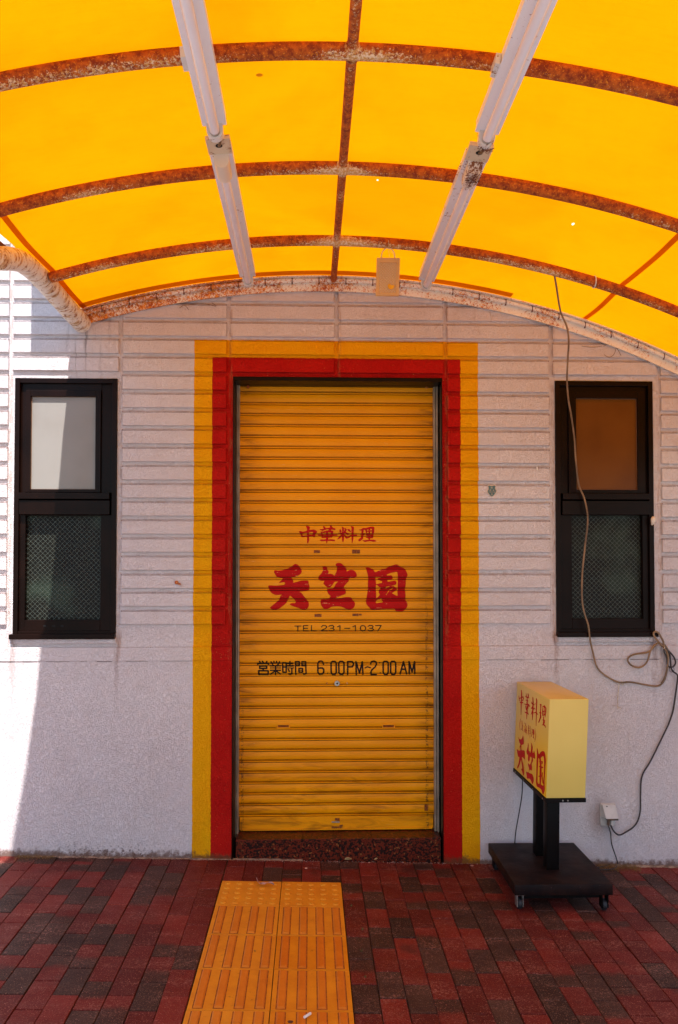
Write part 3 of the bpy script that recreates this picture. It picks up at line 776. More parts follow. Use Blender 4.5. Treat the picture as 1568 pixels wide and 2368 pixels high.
for px in (756, 803):
    q = onY(px, 1579, SH_Y); part('rivet', MB().cyl((q.x, c - .006, q.z), (q.x, c, q.z), .004, 10), M_PLATE, door)

# ------------------------------------------------------------------ lettering
def seg_field(gx, gy, strokes):
    f = np.full(gx.shape, 1e9)
    for st in strokes:
        pts = [(p[0], p[1], p[2]) for p in st]
        if len(pts) == 1: pts = pts * 2
        for a, b in zip(pts[:-1], pts[1:]):
            dx, dy = b[0] - a[0], b[1] - a[1]; L = dx*dx + dy*dy + 1e-9
            t = np.clip(((gx - a[0]) * dx + (gy - a[1]) * dy) / L, 0, 1)
            f = np.minimum(f, np.hypot(gx - a[0] - t * dx, gy - a[1] - t * dy) - (a[2] + t * (b[2] - a[2])))
    return f
def poly_field(gx, gy, poly, smooth=True):
    P = [(p[0], p[1], 0) for p in poly]
    if smooth: P = catmull(P, 3, True)
    d = np.full(gx.shape, 1e18); inside = np.zeros(gx.shape, bool); n = len(P)
    for i in range(n):
        a, b = P[i], P[(i+1) % n]; dx, dy = b[0] - a[0], b[1] - a[1]; L = dx*dx + dy*dy + 1e-9
        t = np.clip(((gx - a[0]) * dx + (gy - a[1]) * dy) / L, 0, 1)
        d = np.minimum(d, (gx - a[0] - t*dx)**2 + (gy - a[1] - t*dy)**2)
        if abs(dy) > 1e-9:
            c = ((a[1] > gy) != (b[1] > gy)) & (gx < dx * (gy - a[1]) / dy + a[0]); inside ^= c
    d = np.sqrt(d); return np.where(inside, -d, d)
def S_(r, *chains): return [[(x, y, r) for x, y in ch] for ch in chains]
def glyph_field(g, cx, cy):
    f = np.full(cx.shape, 1e9)
    for p in g.get('polys', []): f = np.minimum(f, poly_field(cx, cy, p))
    for h in g.get('holes', []): f = np.maximum(f, -poly_field(cx, cy, h))
    if g.get('strokes'): f = np.minimum(f, seg_field(cx, cy, g['strokes']))
    return f
def gbox(g):
    P = [p[:2] for q in g.get('polys', []) for p in q] + [(p[0] + s * p[2], p[1] + s * p[2]) for q in g.get('strokes', []) for p in q for s in (-1, 1)]
    X = [p[0] for p in P]; Y = [p[1] for p in P]; return min(X), min(Y), max(X), max(Y)
def letter(g, org, sc, us, vsn, place, parent, mats, dirtyfn=None, name='lettering', label=None):
    """us, vsn: world grid lines on the face; place(u,v)->flat world point; offsets are added by the caller's place2"""
    U, Vv = np.meshgrid(us, vsn)
    P = np.array([place(u, v)[0] for u, v in zip(U.ravel(), Vv.ravel())])
    px, py = proj(P)
    cx = (px * 1.7302 - org[0]) * sc; cy = (py * 1.7302 - org[1]) * sc
    f = glyph_field(g, cx.reshape(U.shape), cy.reshape(U.shape))
    mb = MB(); idx = {}
    def vert(u, v):
        k = (round(u, 6), round(v, 6))
        if k not in idx: idx[k] = len(mb.v); mb.v.append(tuple(place(u, v)[1]))
        return idx[k]
    ny, nx = f.shape
    cand_ = np.argwhere(np.minimum(np.minimum(f[:-1, :-1], f[1:, :-1]), np.minimum(f[:-1, 1:], f[1:, 1:])) < 0)
    for j, i in cand_:
        cs = [(us[i], vsn[j], f[j, i]), (us[i+1], vsn[j], f[j, i+1]), (us[i+1], vsn[j+1], f[j+1, i+1]), (us[i], vsn[j+1], f[j+1, i])]
        out = []
        for a, b in zip(cs, cs[1:] + cs[:1]):
            if a[2] < 0: out.append(vert(a[0], a[1]))
            if (a[2] < 0) != (b[2] < 0):
                t = a[2] / (a[2] - b[2]); out.append(vert(a[0] + t * (b[0] - a[0]), a[1] + t * (b[1] - a[1])))
        o2 = []
        for q in out:
            if q not in o2: o2.append(q)
        if len(o2) >= 3: mb.f.append(o2); mb.m.append(dirtyfn((vsn[j] + vsn[j+1]) / 2) if dirtyfn else 0)
    me = bpy.data.meshes.new(name); L = wloc(parent)
    me.from_pydata([(x - L.x, y - L.y, z - L.z) for x, y, z in mb.v], [], mb.f)
    for m_ in mats: me.materials.append(m_)
    me.polygons.foreach_set('material_index', mb.m); me.update()
    return obj(name, me, parent, label=label)
def shutter_text(g, org, sc, step, mats, label):
    x0, y0, x1, y1 = gbox(g); A = []
    for (a, b) in ((x0, y0), (x1, y0), (x0, y1), (x1, y1)): A.append(onY((a / sc + org[0]) / 1.7302, (b / sc + org[1]) / 1.7302, SH_Y))
    u0, u1 = min(a.x for a in A) - .004, max(a.x for a in A) + .004; v0, v1 = min(a.z for a in A) - .004, max(a.z for a in A) + .004
    us = np.arange(u0, u1, step); v = list(np.arange(v0, v1, step)) + [z for z in zbreaks if v0 < z < v1]
    v = sorted(v); vv = [v[0]]
    zb_ = set(zbreaks)
    for a in v[1:]:
        if a - vv[-1] < .0003:
            if a in zb_: vv[-1] = a
            continue
        vv.append(a)
    def place(u, z): return (u, SH_Y, z), (u, SH_Y + prof_y(z)[0] - .0014, z)
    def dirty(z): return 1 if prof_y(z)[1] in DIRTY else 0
    return letter(g, org, sc, us, np.array(vv), place, door, mats, dirty, label=label)

G_TEN = dict(polys=[[(965,118),(1040,150),(1085,200),(1115,245),(1155,330),(1150,390),(1100,450),(1000,505),(870,540),(815,548),(855,580),(895,660),(882,708),(1000,685),(1140,645),(1340,642),(1368,670),(1375,740),(1398,820),(1388,900),(1350,960),(1085,988),(1140,1020),(1210,1110),(1300,1225),(1350,1290),(1375,1340),(1375,1430),(1330,1520),(1270,1555),(1180,1555),(1080,1510),(870,1440),(778,1385),(850,1350),(965,1338),(935,1250),(870,1180),(788,1118),(755,1180),(700,1280),(670,1345),(540,1455),(430,1530),(350,1558),(250,1558),(170,1505),(180,1470),(350,1330),(400,1280),(450,1240),(480,1150),(525,1080),(380,1095),(280,1070),(185,1005),(140,920),(110,850),(115,805),(160,792),(330,800),(480,790),(620,765),(618,695),(520,705),(438,715),(540,615),(555,575),(490,550),(390,530),(330,460),(288,380),(300,325),(340,320),(450,330),(580,305),(700,270),(790,235),(860,185),(920,135)]])
G_JIKU = dict(polys=[[(750,85),(830,105),(900,170),(965,215),(992,330),(975,360),(1065,325),(1100,305),(1190,308),(1270,370),(1310,450),(1300,520),(1220,555),(1062,580),(1065,655),(1010,710),(900,855),(950,905),(965,960),(968,1040),(930,1075),(780,1130),(650,1195),(800,1195),(950,1165),(1080,1162),(1150,1180),(1172,1245),(1225,1290),(1258,1370),(1230,1470),(1150,1540),(1060,1552),(980,1530),(880,1480),(780,1452),(640,1450),(520,1465),(430,1515),(350,1535),(280,1520),(210,1440),(180,1340),(190,1250),(260,1220),(415,1212),(485,1130),(410,1040),(378,920),(480,900),(585,865),(660,740),(725,672),(650,678),(612,684),(560,770),(500,840),(430,870),(370,840),(270,740),(275,700),(298,650),(200,650),(130,620),(108,575),(130,500),(210,410),(250,330),(260,290),(240,240),(265,190),(345,190),(392,245),(380,290),(425,330),(430,360),(425,435),(480,428),(560,445),(612,490),(640,440),(680,350),(692,260),(685,210),(650,150),(680,105)]])
G_EN = dict(polys=[[(1050,135),(1110,145),(1160,190),(1210,215),(1300,255),(1350,310),(1400,410),(1412,480),(1400,520),(1365,600),(1360,700),(1350,830),(1330,890),(1345,1000),(1350,1150),(1345,1250),(1400,1325),(1412,1420),(1380,1500),(1320,1565),(1240,1615),(1160,1622),(1060,1600),(1020,1560),(1000,1520),(750,1530),(460,1555),(380,1568),(290,1560),(220,1490),(140,1400),(110,1310),(125,1200),(150,1060),(170,900),(170,750),(180,580),(160,440),(125,300),(105,235),(210,235),(290,275),(350,310),(400,380),(520,330),(640,285),(760,250),(840,200),(950,165)]],
  holes=[[(412,525),(510,528),(600,530),(670,500),(740,465),(830,425),(920,395),(1000,380),(1085,372),(1100,450),(1112,560),(1108,730),(1105,890),(1095,1010),(1088,1135),(900,1180),(700,1180),(600,1200),(600,1240),(640,1320),(540,1335),(430,1355),(428,1280),(430,1200),(425,1000),(418,900),(428,750),(415,620)]],
  strokes=[[(490,595,18),(600,600,60),(760,560,70),(880,545,68)], [(700,520,80),(700,700,85),(640,900,75),(640,1100,100)], [(445,765,12),(560,790,65),(760,760,70),(1000,715,68)], [(540,930,20),(560,1010,50)], [(900,850,42),(780,920,45),(720,1000,60),(600,1130,60),(435,1235,22)], [(960,830,22),(1030,910,50),(880,1000,50),(800,1090,40)], [(740,1180,60),(880,1090,65),(1020,1160,60),(1110,1200,60)], [(660,1240,40),(1200,1230,60)]])
G_CHU = dict(polys=[[(335,90),(400,78),(470,100),(495,160),(480,240),(620,222),(700,240),(755,280),(775,325),(720,375),(700,440),(700,500),(650,522),(600,505),(465,508),(465,600),(440,710),(405,775),(385,720),(375,600),(375,505),(220,528),(150,505),(125,400),(60,310),(130,282),(210,308),(370,265),(370,170)]],
  holes=[[(215,380),(370,350),(385,430),(380,445),(225,462)], [(465,335),(605,320),(600,400),(590,420),(465,430)]])
G_KA = dict(strokes=[[(890,222,14),(980,240,34),(1150,190,24),(1300,175,34),(1460,208,38)], [(1035,118,32),(1085,200,42)], [(1310,105,38),(1340,165,52),(1240,270,36)], [(915,322,16),(1000,330,28),(1200,300,32),(1370,310,44)], [(940,360,22),(960,410,34),(985,520,30)], [(1355,330,45),(1345,470,42)], [(830,440,24),(1200,440,32),(1540,440,26)], [(970,530,28),(1340,515,26)], [(890,635,14),(960,650,36),(1150,635,30),(1350,640,34),(1450,655,28)], [(1162,300,42),(1160,620,42),(1148,768,8)]])
G_RYO = dict(strokes=[[(105,212,14),(116,285,40),(125,320,26)], [(180,118,12),(218,165,36),(222,400,40),(215,620,40),(218,708,14)], [(290,185,22),(335,225,30),(295,300,35)], [(50,366,10),(160,378,32),(330,350,28),(400,400,38),(470,408,12)], [(180,440,34),(60,560,30),(10,600,12)], [(290,450,25),(350,548,34),(430,535,30),(520,468,30),(740,455,34)], [(395,212,10),(455,250,40),(522,300,18)], [(530,95,12),(602,150,48),(592,450,38),(590,600,36),(575,760,8)]])
G_RI = dict(strokes=[[(842,230,6),(920,245,22),(1010,200,38),(1120,200,36),(1290,155,40),(1390,152,42)], [(985,240,42),(975,450,38),(965,560,45),(865,640,46)], [(900,430,12),(1000,425,38),(1060,398,24)], [(1120,210,38),(1140,340,26),(1185,440,32)], [(1252,190,34),(1250,460,34)], [(1402,160,46),(1400,300,46),(1375,420,42),(1372,530,32)], [(1150,292,20),(1400,272,24)], [(1130,440,18),(1200,450,30),(1380,450,30)], [(1115,522,14),(1200,538,32),(1375,535,32)], [(1250,500,28),(1250,640,28)], [(985,656,8),(1080,676,34),(1250,652,28),(1420,662,42),(1515,675,14)]])
G_EI = dict(strokes=S_(22, [(135,110),(160,145)], [(215,105),(250,150)], [(345,110),(320,150)], [(90,165),(385,165)], [(85,165),(85,190)], [(390,165),(390,190)], [(140,240),(340,240),(340,303),(140,303),(140,240)], [(235,310),(235,350)], [(112,372),(380,372),(380,473),(112,473),(112,372)]))
G_GYO = dict(strokes=S_(20, [(460,115),(480,145)], [(545,105),(545,150)], [(620,105),(620,150)], [(705,115),(685,145)], [(450,155),(720,155)], [(500,180),(520,215)], [(670,180),(650,215)], [(440,232),(735,232)], [(445,360),(730,360)], [(590,230),(590,475)], [(560,390),(450,472)], [(620,390),(730,468)]) + S_(13, [(440,292),(735,292)]))
G_JI = dict(strokes=S_(21, [(790,145),(890,145),(895,415),(800,415),(790,145)], [(800,265),(890,265)], [(1000,110),(1000,230)], [(925,165),(1080,165)], [(915,235),(1095,235)], [(1055,300),(1055,450),(1030,470),(965,467)], [(955,335),(985,392)]) + S_(14, [(910,293),(1105,293)]))
G_KAN = dict(strokes=S_(20, [(1155,115),(1265,115),(1265,230),(1165,230)], [(1155,115),(1160,300),(1168,475)], [(1340,115),(1450,115),(1455,300),(1462,450),(1430,470),(1385,468)], [(1340,115),(1342,230),(1450,230)], [(1255,305),(1360,305),(1360,412),(1255,412),(1255,305)]) + S_(12, [(1165,180),(1260,180)], [(1345,180),(1440,180)], [(1260,358),(1355,358)]))
def zero(a, b): return [(a, 80), (a + 18, 56), (b - 18, 56), (b, 80), (b, 222), (b - 18, 249), (a + 20, 249), (a + 2, 222), (a, 80)]
G_HRS = dict(strokes=S_(11.5, [(128,97),(115,60),(90,50),(62,57),(45,88),(45,218),(65,245),(108,245),(132,220),(132,172),(110,153),(60,157)], zero(241, 318), zero(357, 434), [(490,250),(490,58),(555,58),(575,82),(572,118),(555,137),(492,137)], [(612,60),(618,250)], [(616,66),(665,228),(708,62),(717,248)],
    [(832,92),(845,60),(880,50),(912,65),(918,100),(900,138),(852,178),(838,210),(838,250),(915,250)], zero(1018, 1094), zero(1130, 1206), [(1273,240),(1322,58),(1368,240)], [(1295,172),(1352,172)], [(1319,80),(1319,110)], [(1405,58),(1409,240)], [(1408,64),(1450,216),(1487,60),(1491,238)]) +
    S_(9, [(180,80),(181,81)], [(190,232),(191,233)], [(968,80),(969,81)], [(975,225),(976,226)], [(748,152),(785,136),(828,150)]))
def three(o): return [[(702+o,115),(714+o,107),(735+o,107),(745+o,118),(735+o,130),(716+o,131)], [(735+o,130),(748+o,142),(735+o,154),(713+o,154),(702+o,146)]]
G_TEL = dict(strokes=S_(3.6, [(418,112),(468,112)], [(443,112),(443,155)], [(528,108),(490,108),(490,154),(530,154)], [(490,131),(525,131)], [(557,106),(557,154),(597,154)], [(640,120),(650,108),(675,108),(685,118),(675,132),(645,146),(638,154),(688,154)], *three(0), [(775,118),(795,108),(795,154)], [(835,131),(878,131)], [(903,118),(924,108),(924,154)],
    [(965,131),(970,113),(986,107),(1004,113),(1010,131),(1004,149),(986,155),(970,149),(965,131)], *three(328), [(1093,108),(1140,108),(1110,155)]))
RM, BM_ = [M_RED, M_REDD], [M_BLK, M_BLKD]
shutter_text(G_TEN, (1060, 2240), 7.84, .0028, RM, 'large red brush character at left')
shutter_text(G_JIKU, (1260, 2240), 7.84, .0028, RM, 'large red brush character in the middle')
shutter_text(G_EN, (1450, 2240), 7.84, .0028, RM, 'large red boxed brush character at right')
shutter_text(G_CHU, (1190, 2095), 9.8, .0018, RM, 'first small red character of the top line')
shutter_text(G_KA, (1190, 2095), 9.8, .0018, RM, 'second small red character of the top line')
shutter_text(G_RYO, (1350, 2095), 9.8, .0018, RM, 'third small red character of the top line')
shutter_text(G_RI, (1350, 2095), 9.8, .0018, RM, 'fourth small red character of the top line')
for g_, l_ in ((G_EI, 'first'), (G_GYO, 'second'), (G_JI, 'third'), (G_KAN, 'fourth')):
    shutter_text(g_, (1020, 2630), 7.127, .0016, BM_, l_ + ' black character of the opening hours')
def split_x(strokes, cuts):
    out = [[] for _ in range(len(cuts) + 1)]
    for st_ in strokes:
        cx = (min(p[0] for p in st_) + max(p[0] for p in st_)) / 2; out[sum(cx > c for c in cuts)].append(st_)
    return [o_ for o_ in out if o_]
for i, gl in enumerate(split_x(G_HRS['strokes'], [160, 212, 337, 460, 590, 735, 827, 945, 992, 1112, 1240, 1392])):
    shutter_text(dict(strokes=gl), (1260, 2630), 3.733, .0020, BM_, 'black character ' + '6:00PM-2:00AM'[i] + ' of the hours')
for i, gl in enumerate(split_x(G_TEL['strokes'], [478, 543, 618, 694, 760, 815, 890, 945, 1020, 1085])):
    shutter_text(dict(strokes=gl), (980, 2450), 2.0907, .0012, BM_, 'black character ' + 'TEL231-1037'[i] + ' of the telephone line')

for px, py, w_, h_ in ((733, 1275, 7, 3.2), (823.5, 1275, 9, 4.5), (735.5, 1422.5, 8, 3.5), (822, 1421, 7, 2.8), (833, 1420.5, 3, 2)):
    a_ = onY(px - w_, py + h_, SH_Y); b_ = onY(px + w_, py - h_, SH_Y)
    part('tape_scar', MB().box((a_.x, SH_Y - .0042, a_.z), (b_.x, SH_Y - .0025, b_.z)), M_SCAR, door)
for px, py, w_, h_ in ((780, 1893, 5, 3), (776, 1899, 9, 1.5), (789, 1907, 4, 1.5), (779, 1911, 12, 1.6), (985, 1866, 3.5, 7)):
    a_ = onY(px - w_, py + h_, SH_Y); b_ = onY(px + w_, py - h_, SH_Y)
    part('paint_chip', MB().box((a_.x, SH_Y - .0112, a_.z), (b_.x, SH_Y - .004, b_.z), bev=.001), M_SCAR if px != 776 else M_STEEL, door)
q = onY(1242, 1083, 0)
part('paint_fleck', MB().box((q.x - .004, -.0025, q.z - .010), (q.x + .003, .001, q.z + .009), bev=.001), M_WHITE, wall)

# granite step
step = thing('door_step', 'speckled red granite step under the yellow shutter', 'step', ((DX0 + DX1) / 2, 0, 0))
sx0, sx1 = onY(541, 1950).x, onY(1024, 1950).x; zst = onY(780, 1941, -.004).z
cuts = [sx0 + .008, onY(629, 1960).x, onY(780, 1960).x + .01, onY(893, 1960).x, sx1 - .008]
for a, b in zip(cuts[:-1], cuts[1:]):
    part('granite_slab', MB().box((a + .0006, .012, -.1), (b - .0006, .03, zst - .018), bev=.001), M_GRAN, step)
tc = [sx0 + .008, onY(700, 1930).x, onY(860, 1930).x, sx1 - .008]
for a, b in zip(tc[:-1], tc[1:]):
    part('tread_slab', MB().box((a + .0006, -.004 + .012, zst - .018), (b - .0006, .24, zst), bev=.0015), M_GRAN, step)
part('step_core', MB().box((sx0 + .009, .031, -.1), (sx1 - .009, .235, zst - .019)), M_DARK, step)

# ------------------------------------------------------------------ canopy
AX, AZ, RB = .09, -1.38, 4.50                   # arc axis, centre height, radius of the wall plate's lower edge
canopy = thing('canopy', 'arched yellow canvas canopy on rusty steel ribs above the doorway', 'canopy', (AX, 0, 3.1))
RR = 4.553                                       # rib centreline
def arc(r, x, y): d = x - AX; return Vector((x, y, AZ + math.sqrt(r * r - d * d)))
RIBY = [-.59, -1.315, -2.05, -2.80, -3.55, -4.3]
def xe(t):                                       # left edge of the canvas flares outwards
    T = [(0, -1.262), (.5, -1.30), (.9, -1.35), (1.2, -1.372), (1.55, -1.455), (2.2, -1.48), (4.4, -1.48)]
    for (a, b), (c, d) in zip(T[:-1], T[1:]):
        if a <= t <= c: return b + (d - b) * (t - a) / (c - a)
    return T[-1][1]
XR = 2.75
for i, y in enumerate(RIBY):
    pts = [arc(RR, -1.235 + (XR - .05 + 1.235) * k / 70, y) for k in range(71)]
    part('rib', MB().tube(pts, .0252, 14), M_RIB_A if i == 0 else M_RIB, canopy, True)
yy = [-.03] + RIBY
for a, b in zip(yy[:-1], yy[1:]):
    xa, xb = .125, .125
    part('purlin', MB().tube([arc(RR, .125, a - .02), arc(RR, .125, b + .02)], .0168, 12), M_PURL, canopy, True)
    part('weld_collar', MB().tube([arc(RR, .125, b + .034), arc(RR, .125, b + .021)], [.019, .026], 12), M_PLATE, canopy, True)
    part('weld_collar', MB().tube([arc(RR, .125, b - .021), arc(RR, .125, b - .034)], [.026, .019], 12), M_PLATE, canopy, True)
# canvas
m = MB(); NX, NYc = 120, 110; TL = 4.36
grid = []
for j in range(NYc + 1):
    t = .012 + (TL - .012) * j / NYc; x0 = xe(t)
    for i in range(NX + 1):
        x = x0 + (XR - x0) * i / NX; p = arc(RR + .031, x, -t)
        sag = min(abs(t + ry) for ry in RIBY + [0]); s = math.sin(min(1, sag / .37) * math.pi / 2)
        wv = noise.noise(Vector((x * 2.1, t * 3.1, 0))) * .006 + noise.noise(Vector((x * 9, t * 3, 5))) * .0012
        p.z += -.010 * s + wv * s
        if x < -1.227: p.z += (-1.227 - x) * (.40 + .35 * min(1, max(0, t - .5) / .3))
        m.v.append(tuple(p))
for j in range(NYc):
    for i in range(NX):
        a = j * (NX + 1) + i; m.f.append([a, a + 1, a + NX + 2, a + NX + 1]); m.m.append(0)
cv = part('canvas', m, M_FAB, canopy, True)
for X_ in (-1.222, -.348, .636, 1.512, 2.42):      # lapped seams
    m = MB(); n = 60; hw = .0125
    for k in range(n + 1):
        t = .03 + (TL - .03) * k / n
        for s in (-1, 1):
            x = X_ + s * hw; p = arc(RR + .0285, x, -t)
            sag = min(abs(t + ry) for ry in RIBY + [0]); ss = math.sin(min(1, sag / .37) * math.pi / 2)
            p.z += -.0125 * ss - .001 + (noise.noise(Vector((x * 2.1, t * 3.1, 0))) * .006) * ss; m.v.append(tuple(p))
    for k in range(n): m.f.append([2*k, 2*k+1, 2*k+3, 2*k+2]); m.m.append(0)
    part('seam', m, M_SEAM, canopy, True)
m = MB(); n = 90                                  # hem along the wall
for k in range(n + 1):
    x = -1.24 + (1.10 + 1.24) * k / n
    for y in (-.050, -.115): p = arc(RR + .0255, x, y); m.v.append(tuple(p))
for k in range(n): m.f.append([2*k, 2*k+1, 2*k+3, 2*k+2]); m.m.append(0)
part('wall_hem', m, M_HEM, canopy, True)
# left edge hem rope with lacing down to the pipe
pts = [(xe(t) - .006, -t, arc(RR + .031, xe(t), 0).z + (-1.227 - xe(t)) * .40 - .004) for t in [.03 + k * .1 for k in range(43)]]
part('hem_rope', MB().tube(pts, .009, 8), M_HEMDARK, canopy, True)
# edge pipe
pp = [(185, 743, .04), (140, 693, .30), (96, 643, .56), (55, 607, .76), (22, 598, .90), (-2, 597, 1.0)]
P3 = [onY(a, b, -t) for a, b, t in pp]
P3 = [P3[0] + (P3[0] - P3[1]) * .12] + P3
l = P3[-1]; P3 += [l + Vector((-.03, -.12, -.03)), l + Vector((-.06, -.34, -.05)), l + Vector((-.08, -.7, -.06)), l + Vector((-.08, -1.5, -.06)), l + Vector((-.08, -3.3, -.06))]
cur = catmull(P3, 8)
rs = [.050 + .0022 * noise.noise(Vector((i * .7, 0, 0))) for i in range(len(cur))]
ep = part('edge_pipe', MB().tube(cur, rs, 18), M_PIPE, canopy, True)
lm = MB()
for i in range(6, 40, 5):                         # lacing loops
    a = cur[i]; t = -a.y
    if t < .05: continue
    b = Vector((xe(t) - .006, a.y, arc(RR + .031, xe(t), 0).z))
    lm.tube([a + Vector((-.02, 0, .045)), b], .003, 6)
part('lacing', lm, M_HEMDARK, canopy, kind='stuff')
# plate, angle and tube on the wall
m = MB(); n = 80; X0, X1 = -1.235, XR
def strip(r0, r1, y0, y1):
    for k in range(n):
        a, b = X0 + (X1 - X0) * k / n, X0 + (X1 - X0) * (k + 1) / n
        V = [arc(r0, a, y0), arc(r0, b, y0), arc(r1, b, y0), arc(r1, a, y0), arc(r0, a, y1), arc(r0, b, y1), arc(r1, b, y1), arc(r1, a, y1)]
        m.add(V, [(0,1,2,3),(4,7,6,5),(0,4,5,1),(3,2,6,7)])
strip(4.500, 4.552, -.016, -.004)
part('wall_plate', m, M_ARC, canopy)
m = MB(); strip(4.566, 4.572, -.060, -.004); part('wall_angle', m, M_ARC, canopy)
part('wall_tube', MB().tube([arc(4.553, X0 + (X1 - X0) * k / 70, -.034) for k in range(71)], .0125, 10), M_ARC, canopy, True)
x = -1.13
while x < 2.4:
    c = arc(4.553, x, -.034); m = MB()
    m.tube([c + Vector((.004, .0, .016)), c + Vector((0, -.014, .004)), c + Vector((0, -.012, -.010)), c + Vector((-.003, .002, -.020))], .0022, 6)
    m.tube([c + Vector((-.004, .0, .016)), c + Vector((0, -.016, .004)), c + Vector((.003, .002, -.020))], .0018, 6)
    part('clip', m, M_HEMDARK, canopy); x += .147
for px, py in ((238, 727), (271, 714), (361, 695), (645, 662), (1262, 716), (1483, 795)):
    c = onY(px, py, -.016); part('bolt', MB().cyl((c.x, -.024, c.z), (c.x, -.015, c.z), .0105, 6).cyl((c.x, -.030, c.z), (c.x, -.023, c.z), .005, 10), M_PLATE, canopy)
part('cable_tie', MB().tube([arc(RR, 1.375, -.59) + Vector((.0, .029 * math.cos(a), .029 * math.sin(a))) for a in [k * math.pi / 8 for k in range(17)]], .0025, 6), M_WHITE, canopy)

# unseen panel added above the canopy so its corner shades the wall top left
zb_ = onY(110, 822).z; zsb = zb_ + .30 * (1 / .526); xl = onY(72, 760).x + .30 * .045 / .526
board_ = thing('added_shade_panel', 'unseen narrow white panel added above the left edge of the canopy to shade the wall', 'sign', (xl, 0, zsb))
part('panel', MB().box((xl, -.30, zsb), (xl + .26, -.26, zsb + .9), bev=.004), M_ENAM, board_)
part('bracket', MB().box((xl + .03, -.26, zsb + .62), (xl + .06, .01, zsb + .65)).box((xl + .2, -.26, zsb + .82), (xl + .23, .01, zsb + .85)), M_BLACK, board_)

# ------------------------------------------------------------------ fluorescent lamps
def lamp(X_, y_far, L, label, far, tilt, dirty=False):
    """y_far = end nearest the wall"""
    base = arc(RR - .027, X_, 0); cz = base.z
    t = thing('fluorescent_lamp', label, 'lamp', (X_, y_far, cz), 'bare fluorescent lamps under the canopy ribs')
    ca, sa = math.cos(tilt), math.sin(tilt)
    def T(x, y, z): return (X_ + x * ca + z * sa, y_far - y, cz - x * sa + z * ca)
    def boxT(mb, x0, x1, y0, y1, z0, z1, tx=0.0):
        V = [T(x0, y0, z0), T(x1, y0, z0), T(x1, y1, z0), T(x0, y1, z0), T(x0 - tx, y0, z1), T(x1 + tx, y0, z1), T(x1 + tx, y1, z1), T(x0 - tx, y1, z1)]
        mb.add(V, [(0,3,2,1),(4,5,6,7),(0,1,5,4),(1,2,6,5),(2,3,7,6),(3,0,4,7)]); return mb
    H = .042
    m = MB(); boxT(m, -.0375, .0375, .0, L, -H, -.002, .003)
    part('housing', m, M_ENAM, t)
    m = MB(); boxT(m, -.0405, -.0377, .0, L, -H + .001, -H + .006); boxT(m, .0377, .0405, .0, L, -H + .001, -H + .006)
    part('housing_lip', m, M_ENAM, t)
    n = 16
    def socket(y, tall, mat, name='lamp_holder'):
        mb = MB(); pr = []
        for k in range(9):
            a = math.pi * k / 8; pr.append((.027 * math.cos(a), -H - .026 - .026 * math.sin(a)))
        pr = [(.027, -H)] + pr + [(-.027, -H)]
        V = [T(x, y, z) for x, z in pr] + [T(x, y + tall, z) for x, z in pr]; q = len(pr)
        mb.add(V, [tuple(range(q))[::-1], tuple(range(q, 2*q))] + [(i, (i+1) % q, (i+1) % q + q, i + q) for i in range(q)])
        return part(name, mb, mat, t, True)
    hc = M_CAPD if dirty else M_CAPW
    socket(-.012, .030, M_CAPW)
    s2 = socket(L - .120 if far else L - .055, .120 if far else .03, (M_CAPD if dirty else M_CAPB) if far else hc)
    TZ = -H - .030
    tb_ = part('lamp_tube', MB().tube([T(0, .016, TZ), T(0, L - (.119 if far else .054), TZ)], .0168, 18), M_TUBE, t, True)
    part('tube_cap', MB().tube([T(0, .017, TZ), T(0, .030, TZ)], .0172, 16), M_STEEL, tb_, True)
    if far:
        m = MB(); boxT(m, -.042, .042, L + .001, L + .105, -H - .004, -H + .010); pl = part('end_plate', m, M_ENAMR, t)
        part('cable_hole', MB().tube([T(0, L + .062, -H - .0060), T(0, L + .062, -H - .0035)], .012, 14), M_DARK, pl)
        m = MB().tube([T(0, L + .062, -H - .004), T(.004, L + .085, -H - .016), T(.012, L + .12, -H - .01), T(.012, L + .19, -H + .01)], .005, 8)
        part('feed_cable', m, M_CORD, t, True)
    else:
        m = MB(); boxT(m, -.056, -.0408, .30, .37, -H + .005, -.005); part('side_clip', m, M_CAPW, t)
    return t
lamp(-.325, -.325, 1.265, 'far left bare tube lamp ending near the wall, beige end cover', True, R(-5))
lamp(-.325, -1.775, 1.27, 'near left bare tube lamp running out of the top of the photo', False, R(-5))
lamp(.600, -.325, 1.265, 'far right bare tube lamp ending near the wall, end cover strewn with dead insects', True, R(7), True)
lamp(.600, -1.775, 1.27, 'near right bare tube lamp with insects in its holder, running out of the top', False, R(7), True)
# dead insects and dirt on the right lamps
im = MB(); ri = random.Random(5)
for k in range(420):
    if k < 260: cx, cy, sx, sy, zz = .592, -1.55, .030, .055, -.096
    elif k < 340: cx, cy, sx, sy, zz = .563, -1.52, .010, .10, -.03
    else: cx, cy, sx, sy, zz = .594, -1.765, .022, .012, -.094
    x = ri.gauss(cx, sx * .6); y = ri.gauss(cy, sy * .6); b0 = arc(RR - .027, .60, 0).z
    h = max(0, 1 - ((x - cx) / .03)**2); z = b0 + (zz if abs(x - cx) < .027 else -.046) + .010 * (1 - h) * (abs(x - cx) < .027) - .0015 - (x - .60) * math.sin(R(7))
    if abs(x - cx) > .036: continue
    a = ri.uniform(0, 6.28); L = ri.uniform(.002, .0045); d = Vector((math.cos(a) * L, math.sin(a) * L, ri.uniform(-.001, .001)))
    im.tube([(x - d.x, y - d.y, z), (x + d.x, y + d.y, z + d.z)], .0009, 4)
o = solo('insect_debris', im, M_HEMDARK, 'scatter of small dead insects clinging to the right lamp ends', 'insects'); del o['category']; o['kind'] = 'stuff'

